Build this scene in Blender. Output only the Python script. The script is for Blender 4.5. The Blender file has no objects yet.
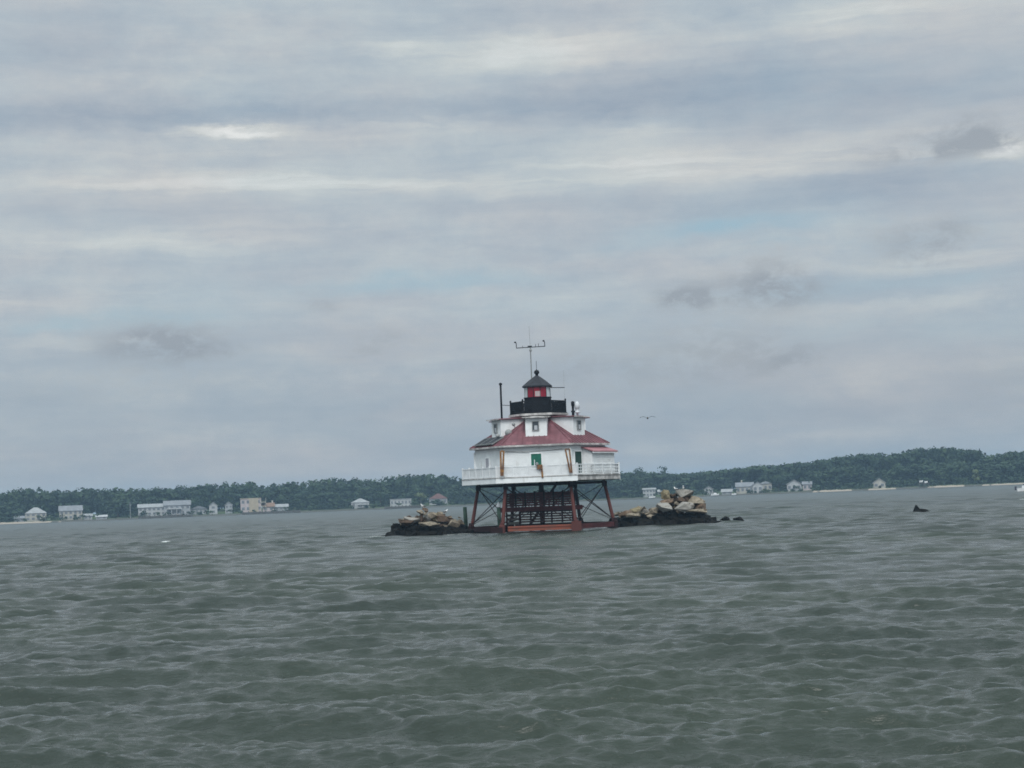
import bpy, bmesh, math, random
import numpy as np
from mathutils import Matrix, Vector

R = math.radians
sc = bpy.context.scene
col = sc.collection

# ------------------------------------------------------------------ camera
F_PX, HCAM = 1900.0, 3.25
PITCH, ROLL = R(3.43), R(2.25)
cam = bpy.data.cameras.new('camera')
cam.sensor_width = 36.0
cam.lens = 36.0 * F_PX / 1024.0
cam.clip_start, cam.clip_end = 0.5, 20000
camo = bpy.data.objects.new('camera', cam)
col.objects.link(camo)
CAMR = Matrix.Rotation(R(90) + PITCH, 3, 'X') @ Matrix.Rotation(-ROLL, 3, 'Z')
camo.matrix_world = Matrix.Translation((0, 0, HCAM)) @ CAMR.to_4x4()
sc.camera = camo


def ray(px, py):
    return CAMR @ Vector(((px - 512) / F_PX, (384 - py) / F_PX, -1.0))


def at(px, py, Y):
    """point on the ray of a photo pixel at forward distance Y"""
    d = ray(px, py)
    return Vector((0, 0, HCAM)) + d * (Y / d.y)


# ------------------------------------------------------------------ render / exposure
sc.view_settings.view_transform = 'Standard'
sc.view_settings.look = 'None'
sc.view_settings.exposure = 0.0
sc.view_settings.gamma = 1.0
sc.render.engine = 'CYCLES'
cy = sc.cycles
cy.use_denoising = True
cy.denoising_prefilter = 'NONE'
cy.max_bounces = 6
cy.diffuse_bounces = 3
cy.glossy_bounces = 3
cy.volume_bounces = 0
cy.sample_clamp_indirect = 4
cy.pixel_filter_type = 'BLACKMAN_HARRIS'
cy.filter_width = 1.7

# ------------------------------------------------------------------ sun
SUN_EL, SUN_AZ = R(50), R(178)      # azimuth measured clockwise from +Y: behind the camera, a little to its left
sd = Vector((math.sin(SUN_AZ) * math.cos(SUN_EL), math.cos(SUN_AZ) * math.cos(SUN_EL), math.sin(SUN_EL)))
sun = bpy.data.lights.new('sun', 'SUN')
sun.energy = 2.0
sun.angle = R(25)
sun.color = (1.0, 0.97, 0.93)
suno = bpy.data.objects.new('sun', sun)
suno.rotation_euler = (-sd).to_track_quat('-Z', 'Y').to_euler()
col.objects.link(suno)


# ------------------------------------------------------------------ node helper
class NT:
    def __init__(s, tree):
        s.t = tree
        s.n = tree.nodes
        s.l = tree.links

    def node(s, typ, **kw):
        nd = s.n.new(typ)
        for k, v in kw.items():
            setattr(nd, k, v)
        return nd

    def put(s, sock, v):
        if hasattr(v, 'is_output'):
            s.l.new(v, sock)
        else:
            sock.default_value = v

    def m(s, op, a, b=None, c=None, clamp=False):
        nd = s.node('ShaderNodeMath', operation=op, use_clamp=clamp)
        for i, v in enumerate((a, b, c)):
            if v is not None:
                s.put(nd.inputs[i], v)
        return nd.outputs[0]

    def mix(s, f, a, b, blend='MIX'):
        nd = s.node('ShaderNodeMix', data_type='RGBA', blend_type=blend)
        s.put(nd.inputs[0], f)
        for i, v in ((6, a), (7, b)):
            if not hasattr(v, 'is_output') and len(v) == 3:
                v = (*v, 1)
            s.put(nd.inputs[i], v)
        return nd.outputs[2]

    def noise(s, vec, scale, detail=4, rough=0.55, dist=0.0, out=0):
        nd = s.node('ShaderNodeTexNoise')
        if vec is not None:
            s.l.new(vec, nd.inputs['Vector'])
        nd.inputs['Scale'].default_value = scale
        nd.inputs['Detail'].default_value = detail
        nd.inputs['Roughness'].default_value = rough
        nd.inputs['Distortion'].default_value = dist
        return nd.outputs[out]

    def ramp(s, f, stops):
        nd = s.node('ShaderNodeValToRGB')
        e = nd.color_ramp.elements
        while len(e) < len(stops):
            e.new(0.5)
        for el, (p, c) in zip(e, stops):
            el.position = p
            el.color = (*c, 1) if len(c) == 3 else c
        s.put(nd.inputs[0], f)
        return nd.outputs[0]

    def step(s, f, a, b, lo=0.0, hi=1.0):
        nd = s.node('ShaderNodeMapRange', interpolation_type='SMOOTHSTEP')
        s.put(nd.inputs[0], f)
        for i, v in ((1, a), (2, b), (3, lo), (4, hi)):
            s.put(nd.inputs[i], v)
        return nd.outputs[0]

    def comb(s, x, y, z):
        nd = s.node('ShaderNodeCombineXYZ')
        for i, v in enumerate((x, y, z)):
            s.put(nd.inputs[i], v)
        return nd.outputs[0]


# ------------------------------------------------------------------ world: Nishita sky behind a layered overcast
world = bpy.data.worlds.new('World')
sc.world = world
world.use_nodes = True
N = NT(world.node_tree)
N.n.clear()
tc = N.node('ShaderNodeTexCoord')
sep = N.node('ShaderNodeSeparateXYZ')
N.l.new(tc.outputs['Generated'], sep.inputs[0])
dx, dy, dz = sep.outputs
dzp = N.m('MAXIMUM', dz, 0.0)
az = N.m('ARCTAN2', dx, dy)
el = N.m('ARCSINE', dzp)
sky = N.node('ShaderNodeTexSky', sky_type='NISHITA')
sky.sun_disc = False
sky.sun_elevation = SUN_EL
sky.sun_rotation = SUN_AZ
inv = N.m('DIVIDE', 1.0, N.m('ADD', dzp, 0.07))
plane = N.comb(N.m('MULTIPLY', dx, inv), N.m('MULTIPLY', dy, inv), 0.0)
# wavy distortion of the angular coordinates so that the cloud shapes are ragged
ang = N.comb(N.m('MULTIPLY', az, 22.0), N.m('MULTIPLY', el, 60.0), 0.0)
w1 = N.noise(ang, 0.9, 5, 0.6)
w2 = N.noise(N.comb(N.m('MULTIPLY', az, 22.0), N.m('MULTIPLY', el, 60.0), 7.3), 0.9, 5, 0.6)
azw = N.m('ADD', az, N.m('MULTIPLY', N.m('SUBTRACT', w1, 0.5), 0.045))
elw = N.m('ADD', el, N.m('MULTIPLY', N.m('SUBTRACT', w2, 0.5), 0.020))


def blob(px, py, rx, ry, s):
    d = ray(px, py).normalized()
    a0, e0 = math.atan2(d.x, d.y), math.asin(d.z)
    u = N.m('DIVIDE', N.m('SUBTRACT', azw, a0), rx / F_PX)
    v = N.m('DIVIDE', N.m('SUBTRACT', elw, e0), ry / F_PX)
    q = N.m('ADD', N.m('MULTIPLY', u, u), N.m('MULTIPLY', v, v))
    g = N.m('POWER', 2.71828, N.m('MULTIPLY', q, -1.0))
    return N.m('MULTIPLY', g, s)


def total(items):
    o = None
    for it in items:
        b = blob(*it)
        o = b if o is None else N.m('ADD', o, b)
    return o


big = N.noise(plane, 0.55, 6, 0.55, 0.4)
fine = N.noise(ang, 0.55, 7, 0.6, 0.3)
streak = N.noise(N.comb(N.m('MULTIPLY', az, 9.0), N.m('MULTIPLY', el, 60.0), 2.2), 0.9, 7, 0.6, 0.5)
ragged = N.noise(N.comb(N.m('MULTIPLY', az, 60.0), N.m('MULTIPLY', el, 100.0), 4.1), 0.85, 6, 0.62, 0.2)
light = total([(230, 131, 55, 6, 0.42), (560, 178, 420, 13, 0.20), (150, 182, 260, 12, 0.12), (150, 240, 160, 12, 0.14),
               (520, 50, 130, 22, 0.17), (395, 48, 30, 10, 0.14), (870, 14, 110, 22, 0.17), (1003, 148, 22, 10, 0.40), (440, 126, 50, 7, 0.12),
               (780, 150, 200, 16, 0.12), (930, 262, 130, 9, 0.14), (640, 130, 60, 9, 0.10), (300, 140, 160, 20, 0.06),
               (560, 300, 110, 7, 0.08), (880, 305, 110, 6, 0.09), (90, 345, 100, 5, 0.07), (60, 300, 200, 14, 0.05)])
dark = total([(130, 117, 190, 17, 0.20), (520, 108, 240, 15, 0.15), (690, 82, 180, 22, 0.15), (900, 96, 160, 18, 0.10), (60, 55, 110, 14, 0.10),
              (870, 180, 90, 24, 0.18), (800, 205, 260, 12, 0.06), (560, 12, 160, 16, 0.08), (250, 400, 230, 26, 0.05), (700, 420, 260, 24, 0.05)])
scud = total([(985, 133, 42, 17, 0.85), (925, 150, 58, 14, 0.7), (160, 345, 56, 21, 1.0), (210, 352, 40, 10, 0.3), (320, 303, 20, 10, 0.45), (372, 345, 40, 14, 0.45),
              (692, 297, 32, 15, 1.25), (772, 284, 42, 24, 1.0), (925, 242, 50, 22, 0.7), (720, 350, 90, 24, 0.5), (580, 365, 60, 26, 0.35),
              (790, 358, 36, 12, 0.45), (1010, 380, 60, 25, 0.25), (110, 385, 120, 16, 0.2), (640, 380, 90, 14, 0.25)])
scud = N.m('MULTIPLY', scud, N.step(ragged, 0.33, 0.60, 0.08, 1.25), clamp=True)
val = N.m('ADD', 0.53, N.m('MULTIPLY', N.m('SUBTRACT', big, 0.5), 0.34))
val = N.m('ADD', val, N.m('MULTIPLY', N.m('SUBTRACT', fine, 0.5), 0.30))
val = N.m('ADD', val, N.m('MULTIPLY', N.m('SUBTRACT', streak, 0.5), 0.22))
wisp = N.noise(N.comb(N.m('MULTIPLY', az, 13.0), N.m('MULTIPLY', N.m('ADD', el, N.m('MULTIPLY', w2, 0.012)), 210.0), 5.7), 0.8, 6, 0.6, 0.6)
val = N.m('ADD', val, N.m('MULTIPLY', N.m('SUBTRACT', wisp, 0.5), N.step(el, 0.03, 0.12, 0.08, 0.17)))
val = N.m('ADD', val, N.m('MULTIPLY', N.m('SUBTRACT', ragged, 0.5), N.step(big, 0.35, 0.65, 0.10, 0.34)))
val = N.m('ADD', val, N.m('MULTIPLY', light, N.step(wisp, 0.3, 0.62, 0.75, 1.35)))
val = N.m('SUBTRACT', val, N.m('MULTIPLY', dark, 1.15), clamp=True)
tone = N.step(N.noise(N.comb(N.m('MULTIPLY', az, 10.0), N.m('MULTIPLY', el, 30.0), 9.0), 0.8, 4, 0.55), 0.35, 0.65)
ccol = N.ramp(val, [(0.0, (0.240, 0.310, 0.385)), (0.28, (0.325, 0.397, 0.475)), (0.50, (0.442, 0.495, 0.540)),
                    (0.72, (0.585, 0.610, 0.605)), (1.0, (0.78, 0.79, 0.77))])
# the cloud deck is thicker and greyer low down, thinner and brighter overhead
ccol = N.mix(1.0, ccol, N.mix(tone, (0.975, 1.01, 1.03), (1.015, 0.995, 1.0)), 'MULTIPLY')
ccol = N.mix(N.m('MULTIPLY', scud, 0.9), ccol, (0.330, 0.368, 0.412))
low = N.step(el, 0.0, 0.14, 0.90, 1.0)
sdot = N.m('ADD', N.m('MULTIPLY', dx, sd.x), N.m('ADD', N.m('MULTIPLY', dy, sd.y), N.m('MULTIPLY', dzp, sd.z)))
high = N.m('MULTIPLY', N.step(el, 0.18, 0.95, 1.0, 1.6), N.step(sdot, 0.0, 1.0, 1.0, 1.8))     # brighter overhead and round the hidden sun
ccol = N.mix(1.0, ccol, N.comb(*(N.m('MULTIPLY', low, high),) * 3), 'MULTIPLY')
ccol = N.mix(N.step(el, 0.10, 0.0), ccol, N.mix(1.0, ccol, (1.04, 0.995, 0.965), 'MULTIPLY'))
ccol = N.mix(N.step(el, 0.2, 0.7), ccol, N.mix(1.0, ccol, (0.97, 1.01, 0.97), 'MULTIPLY'))
gap = total([(725, 227, 90, 9, 0.95), (610, 247, 60, 9, 0.35), (800, 245, 90, 6, 0.25), (90, 322, 130, 11, 0.65), (420, 282, 130, 10, 0.60), (900, 283, 120, 9, 0.55),
             (480, 310, 160, 12, 0.18), (880, 330, 120, 18, 0.22), (180, 300, 120, 14, 0.15)])
gap = N.m('MULTIPLY', gap, N.step(fine, 0.36, 0.6, 0.45, 1.0), clamp=True)
skyc = N.mix(1.0, sky.outputs[0], (0.075, 0.075, 0.075), 'MULTIPLY')
skyc = N.mix(0.75, skyc, (0.34, 0.52, 0.62))
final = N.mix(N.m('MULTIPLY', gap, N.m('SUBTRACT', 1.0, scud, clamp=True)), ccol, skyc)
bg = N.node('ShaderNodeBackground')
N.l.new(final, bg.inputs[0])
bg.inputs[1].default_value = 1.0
wo = N.node('ShaderNodeOutputWorld')
N.l.new(bg.outputs[0], wo.inputs[0])


# ------------------------------------------------------------------ materials
def material(name, color, rough=0.7, var=0.0, scale=3.0, color2=None, lo=0.4, hi=0.65, bump=0.0, bscale=20.0,
             metal=0.0, stretch=(1, 1, 1), extra=None, spec=0.3):
    mt = bpy.data.materials.new(name)
    mt.use_nodes = True
    T = NT(mt.node_tree)
    b = T.n['Principled BSDF']
    b.inputs['Roughness'].default_value = rough
    b.inputs['Metallic'].default_value = metal
    b.inputs['Specular IOR Level'].default_value = spec
    tcn = T.node('ShaderNodeTexCoord')
    mp = T.node('ShaderNodeMapping')
    mp.inputs['Scale'].default_value = stretch
    T.l.new(tcn.outputs['Object'], mp.inputs[0])
    v = mp.outputs[0]
    c2 = color2 if color2 else tuple(max(0, c * (1 - var)) for c in color)
    nz = T.noise(v, scale, 6, 0.62)
    c = T.mix(T.step(nz, lo, hi), c2, color)
    if extra:
        c = extra(T, v, c)
    T.put(b.inputs['Base Color'], c)
    if bump:
        bp = T.node('ShaderNodeBump')
        bp.inputs['Strength'].default_value = bump
        bp.inputs['Distance'].default_value = 0.05
        T.l.new(T.noise(v, bscale, 5, 0.6), bp.inputs['Height'])
        T.l.new(bp.outputs[0], b.inputs['Normal'])
    return mt


def stains(colr, scale, lo, hi, amt, stretch=(1, 1, 0.25)):
    def f(T, v, c):
        mp = T.node('ShaderNodeMapping')
        mp.inputs['Scale'].default_value = stretch
        T.l.new(v, mp.inputs[0])
        nz = T.noise(mp.outputs[0], scale, 7, 0.65)
        return T.mix(T.step(nz, lo, hi, 0.0, amt), c, colr)
    return f


M = {}
M['white_paint'] = material('white_paint', (0.80, 0.82, 0.83), 0.6, 0.10, 1.2, bump=0.1, extra=stains((0.40, 0.38, 0.34), 2.2, 0.56, 0.75, 0.45))
M['weathered_white'] = material('weathered_white', (0.78, 0.79, 0.80), 0.7, 0.1, 2.0, extra=stains((0.34, 0.32, 0.31), 1.6, 0.56, 0.70, 0.7, (1, 1, 2.5)))
M['rail_white'] = material('rail_white', (0.72, 0.74, 0.76), 0.6, 0.12, 2.0)
M['dirty_trim'] = material('dirty_trim', (0.55, 0.53, 0.52), 0.7, 0.5, 1.6)
M['red_roof'] = material('red_roof', (0.185, 0.073, 0.088), 0.6, 0.30, 0.9, bump=0.05, extra=stains((0.29, 0.13, 0.145), 1.5, 0.5, 0.72, 0.45, (1, 1, 0.6)))
M['dark_red_roof'] = material('dark_red_roof', (0.22, 0.04, 0.055), 0.5, 0.3, 1.0)
M['pink_roof'] = material('pink_roof', (0.38, 0.17, 0.19), 0.5, 0.2, 1.5)
M['rust_red'] = material('rust_red', (0.090, 0.035, 0.031), 0.75, 0.55, 1.6, color2=(0.09, 0.03, 0.026), bump=0.3, spec=0.15)
M['dark_rust'] = material('dark_rust', (0.030, 0.014, 0.015), 0.8, 0.4, 2.0, bump=0.3, spec=0.15)
M['beam_orange'] = material('beam_orange', (0.165, 0.064, 0.044), 0.75, 0.5, 1.5, color2=(0.22, 0.06, 0.035), bump=0.3)
M['maroon'] = material('maroon', (0.085, 0.025, 0.027), 0.75, 0.4, 1.4, bump=0.2, spec=0.15)
M['brown_timber'] = material('brown_timber', (0.060, 0.030, 0.027), 0.85, 0.5, 2.0, bump=0.2, spec=0.15)
M['black_iron'] = material('black_iron', (0.010, 0.011, 0.015), 0.6, 0.3, 3.0, spec=0.15)
M['slate_black'] = material('slate_black', (0.034, 0.036, 0.044), 0.5, 0.3, 2.0, spec=0.15)
M['green_paint'] = material('green_paint', (0.012, 0.125, 0.082), 0.5, 0.25, 3.0)
M['dark_green_paint'] = material('dark_green_paint', (0.006, 0.042, 0.030), 0.5, 0.25, 3.0)
M['amber_wood'] = material('amber_wood', (0.30, 0.15, 0.045), 0.7, 0.5, 3.0, color2=(0.12, 0.055, 0.028))
M['grey_wood'] = material('grey_wood', (0.11, 0.105, 0.095), 0.9, 0.4, 5.0, bump=0.3)
M['green_pile'] = material('green_pile', (0.045, 0.080, 0.060), 0.85, 0.4, 1.2, color2=(0.020, 0.045, 0.030), bump=0.4)
M['lavender_glass'] = material('lavender_glass', (0.36, 0.36, 0.40), 0.3, 0.15, 3.0)
M['window_glass'] = material('window_glass', (0.055, 0.065, 0.075), 0.08, 0.2, 2.0)
M['house_glass'] = material('house_glass', (0.19, 0.20, 0.22), 0.2, 0.3, 1.0)
M['pale_curtain'] = material('pale_curtain', (0.45, 0.47, 0.50), 0.6, 0.15, 3.0)
M['red_pane'] = material('red_pane', (0.26, 0.013, 0.030), 0.25, 0.2, 2.0)
M['pale_glass'] = material('pale_glass', (0.52, 0.56, 0.58), 0.15, 0.1, 2.0)
M['galvanised'] = material('galvanised', (0.30, 0.31, 0.31), 0.45, 0.25, 4.0, metal=0.4)
M['solar_cell'] = material('solar_cell', (0.050, 0.054, 0.062), 0.7, 0.2, 2.0, spec=0.1)
M['dish_grey'] = material('dish_grey', (0.30, 0.31, 0.31), 0.6, 0.2, 2.0)
M['horn_white'] = material('horn_white', (0.55, 0.57, 0.60), 0.5, 0.1, 3.0)
M['wet_rock'] = material('wet_rock', (0.014, 0.0135, 0.012), 0.85, 0.5, 1.4, color2=(0.005, 0.0055, 0.0055), bump=0.8, bscale=6, spec=0.08)
M['brown_rock'] = material('brown_rock', (0.17, 0.120, 0.090), 0.9, 0.45, 1.3, bump=0.8, bscale=5, extra=stains((0.055, 0.045, 0.036), 1.7, 0.50, 0.64, 0.75, (1, 1, 1.4)), spec=0.08)
M['rusty_rock'] = material('rusty_rock', (0.23, 0.165, 0.120), 0.9, 0.45, 1.3, bump=0.8, bscale=5, extra=stains((0.055, 0.045, 0.036), 1.7, 0.50, 0.64, 0.75, (1, 1, 1.4)), spec=0.08)
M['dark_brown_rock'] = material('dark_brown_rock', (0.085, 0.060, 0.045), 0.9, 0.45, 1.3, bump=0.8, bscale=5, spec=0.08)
M['tan_rock'] = material('tan_rock', (0.31, 0.265, 0.205), 0.9, 0.4, 1.3, bump=0.8, bscale=5, extra=stains((0.055, 0.045, 0.036), 1.7, 0.50, 0.64, 0.75, (1, 1, 1.4)), spec=0.08)
M['yellow_rock'] = material('yellow_rock', (0.30, 0.255, 0.165), 0.9, 0.4, 1.3, bump=0.8, bscale=5, extra=stains((0.055, 0.045, 0.036), 1.7, 0.50, 0.64, 0.75, (1, 1, 1.4)), spec=0.08)
M['pale_rock'] = material('pale_rock', (0.34, 0.325, 0.30), 0.9, 0.3, 1.3, bump=0.8, bscale=5, extra=stains((0.12, 0.10, 0.08), 1.5, 0.50, 0.66, 0.75, (1, 1, 1.6)), spec=0.08)
M['gull_white'] = material('gull_white', (0.80, 0.80, 0.80), 0.7, 0.05, 5.0)
M['gull_grey'] = material('gull_grey', (0.10, 0.105, 0.115), 0.7, 0.1, 5.0)
M['gull_black'] = material('gull_black', (0.02, 0.02, 0.022), 0.7, 0.1, 5.0)
M['beak_yellow'] = material('beak_yellow', (0.55, 0.33, 0.05), 0.6, 0.1, 5.0)
M['house_white'] = material('house_white', (0.41, 0.42, 0.43), 0.7, 0.15, 0.6)
M['house_cream'] = material('house_cream', (0.42, 0.40, 0.35), 0.7, 0.15, 0.6)
M['house_grey'] = material('house_grey', (0.34, 0.36, 0.38), 0.7, 0.2, 0.6)
M['house_tan'] = material('house_tan', (0.40, 0.345, 0.265), 0.7, 0.15, 0.6)
M['house_pink'] = material('house_pink', (0.47, 0.40, 0.40), 0.7, 0.15, 0.6)
M['roof_grey'] = material('roof_grey', (0.22, 0.23, 0.25), 0.8, 0.2, 0.6)
M['roof_pale'] = material('roof_pale', (0.32, 0.33, 0.34), 0.8, 0.2, 0.6)
M['roof_dark'] = material('roof_dark', (0.10, 0.10, 0.11), 0.8, 0.2, 0.6)
M['roof_red'] = material('roof_red', (0.135, 0.070, 0.064), 0.8, 0.2, 0.6)
M['roof_brown'] = material('roof_brown', (0.22, 0.14, 0.10), 0.8, 0.2, 0.6)
M['boat_white'] = material('boat_white', (0.78, 0.78, 0.78), 0.4, 0.05, 2.0)
M['boat_navy'] = material('boat_navy', (0.05, 0.045, 0.06), 0.5, 0.1, 2.0)
M['sand'] = material('sand', (0.31, 0.265, 0.22), 0.95, 0.3, 0.08, color2=(0.33, 0.28, 0.22))
M['bark'] = material('bark', (0.07, 0.055, 0.042), 0.9, 0.4, 4.0, bump=0.4)


def leaf_material(name, a, b, c):
    mt = bpy.data.materials.new(name)
    mt.use_nodes = True
    T = NT(mt.node_tree)
    bs = T.n['Principled BSDF']
    bs.inputs['Roughness'].default_value = 0.7
    bs.inputs['Specular IOR Level'].default_value = 0.2
    geo = T.node('ShaderNodeNewGeometry')
    big_ = T.noise(geo.outputs['Position'], 0.075, 3, 0.5)
    r = geo.outputs['Random Per Island']
    cc = T.mix(T.step(big_, 0.36, 0.64), a, b)
    cc = T.mix(T.m('MULTIPLY', r, 0.4), cc, c)
    T.put(bs.inputs['Base Color'], cc)
    return mt


M['leaf'] = leaf_material('leaf', (0.016, 0.035, 0.020), (0.036, 0.062, 0.026), (0.030, 0.052, 0.028))
M['leaf_dark'] = leaf_material('leaf_dark', (0.016, 0.036, 0.020), (0.028, 0.052, 0.024), (0.026, 0.046, 0.026))
M['leaf_pale'] = leaf_material('leaf_pale', (0.075, 0.110, 0.042), (0.110, 0.135, 0.055), (0.09, 0.12, 0.06))


# ------------------------------------------------------------------ mesh helpers
class MB:
    def __init__(s):
        s.v, s.f = [], []

    def add(s, vs, fs):
        o = len(s.v)
        s.v += [tuple(p) for p in vs]
        s.f += [tuple(i + o for i in f) for f in fs]
        return s

    def box(s, c, size, rz=0.0, mat=None):
        hx, hy, hz = (q / 2 for q in size)
        m = Matrix.Rotation(rz, 3, 'Z') if mat is None else mat
        c = Vector(c)
        pts = [c + m @ Vector((x, y, z)) for x in (-hx, hx) for y in (-hy, hy) for z in (-hz, hz)]
        return s.add(pts, [(0, 1, 3, 2), (4, 6, 7, 5), (0, 4, 5, 1), (2, 3, 7, 6), (0, 2, 6, 4), (1, 5, 7, 3)])

    def bar(s, a, b, w, h=None):
        """square bar from a to b"""
        a, b = Vector(a), Vector(b)
        d = b - a
        q = d.to_track_quat('Y', 'Z').to_matrix()
        return s.box((a + b) / 2, (w, d.length, h or w), mat=q)

    def tube(s, pts, rad, n=8, cap=True):
        pts = [Vector(p) for p in pts]
        if not hasattr(rad, '__len__'):
            rad = [rad] * len(pts)
        vs, fs = [], []
        for i, p in enumerate(pts):
            d = (pts[min(i + 1, len(pts) - 1)] - pts[max(i - 1, 0)]).normalized()
            u = d.orthogonal().normalized() if abs(d.z) > 0.95 else d.cross(Vector((0, 0, 1))).normalized()
            w = d.cross(u)
            for k in range(n):
                t = 2 * math.pi * k / n
                vs.append(p + (u * math.cos(t) + w * math.sin(t)) * rad[i])
        for i in range(len(pts) - 1):
            for k in range(n):
                k2 = (k + 1) % n
                fs.append((i * n + k, i * n + k2, (i + 1) * n + k2, (i + 1) * n + k))
        if cap:
            fs.append(tuple(range(n))[::-1])
            fs.append(tuple((len(pts) - 1) * n + k for k in range(n)))
        return s.add(vs, fs)

    def lathe(s, prof, n=16, c=(0, 0, 0), start=0.0):
        """profile of (radius, z), closed by its ends"""
        vs, fs = [], []
        for r, z in prof:
            for k in range(n):
                t = start + 2 * math.pi * k / n
                vs.append((c[0] + r * math.sin(t), c[1] - r * math.cos(t), c[2] + z))
        for i in range(len(prof) - 1):
            for k in range(n):
                k2 = (k + 1) % n
                fs.append((i * n + k, i * n + k2, (i + 1) * n + k2, (i + 1) * n + k))
        fs.append(tuple(range(n))[::-1])
        fs.append(tuple((len(prof) - 1) * n + k for k in range(n)))
        return s.add(vs, fs)

    def build(s, name, mat, parent=None, smooth=False, loc=None):
        me = bpy.data.meshes.new(name)
        me.from_pydata(s.v, [], s.f)
        bm = bmesh.new()
        bm.from_mesh(me)
        bmesh.ops.recalc_face_normals(bm, faces=bm.faces)
        bm.to_mesh(me)
        bm.free()
        me.materials.append(M[mat] if isinstance(mat, str) else mat)
        if smooth:
            me.shade_smooth()
        o = bpy.data.objects.new(name, me)
        col.objects.link(o)
        if parent:
            o.parent = parent
        if loc is not None:
            o.location = loc
        return o


def tag(o, label=None, cat=None, group=None, kind=None):
    for k, v in (('label', label), ('category', cat), ('group', group), ('kind', kind)):
        if v:
            o[k] = v
    return o


def thing(name, label, cat, loc=(0, 0, 0), rz=0.0, group=None):
    o = bpy.data.objects.new(name, None)
    o.empty_display_size = 0.3
    col.objects.link(o)
    o.location = loc
    o.rotation_euler = (0, 0, rz)
    return tag(o, label, cat, group)


def np_mesh(name, verts, quads, mat, smooth=False):
    me = bpy.data.meshes.new(name)
    me.vertices.add(len(verts))
    me.vertices.foreach_set('co', np.ascontiguousarray(verts, dtype=np.float32).ravel())
    n = len(quads)
    me.loops.add(n * 4)
    me.loops.foreach_set('vertex_index', np.ascontiguousarray(quads, dtype=np.int32).ravel())
    me.polygons.add(n)
    me.polygons.foreach_set('loop_start', np.arange(0, n * 4, 4, dtype=np.int32))
    me.polygons.foreach_set('loop_total', np.full(n, 4, dtype=np.int32))
    me.update(calc_edges=True)
    me.validate()
    if smooth:
        me.shade_smooth()
    me.materials.append(M[mat] if isinstance(mat, str) else mat)
    o = bpy.data.objects.new(name, me)
    col.objects.link(o)
    return o


LX, LY = at(543, 531, 181).x, 181.0
MOUND_L = [(at(428, 533, 182).x, 182.0, 4.9, 3.0)]
MOUND_R = [(at(664, 524, 187).x, 187.0, 5.8, 3.2)]


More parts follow.
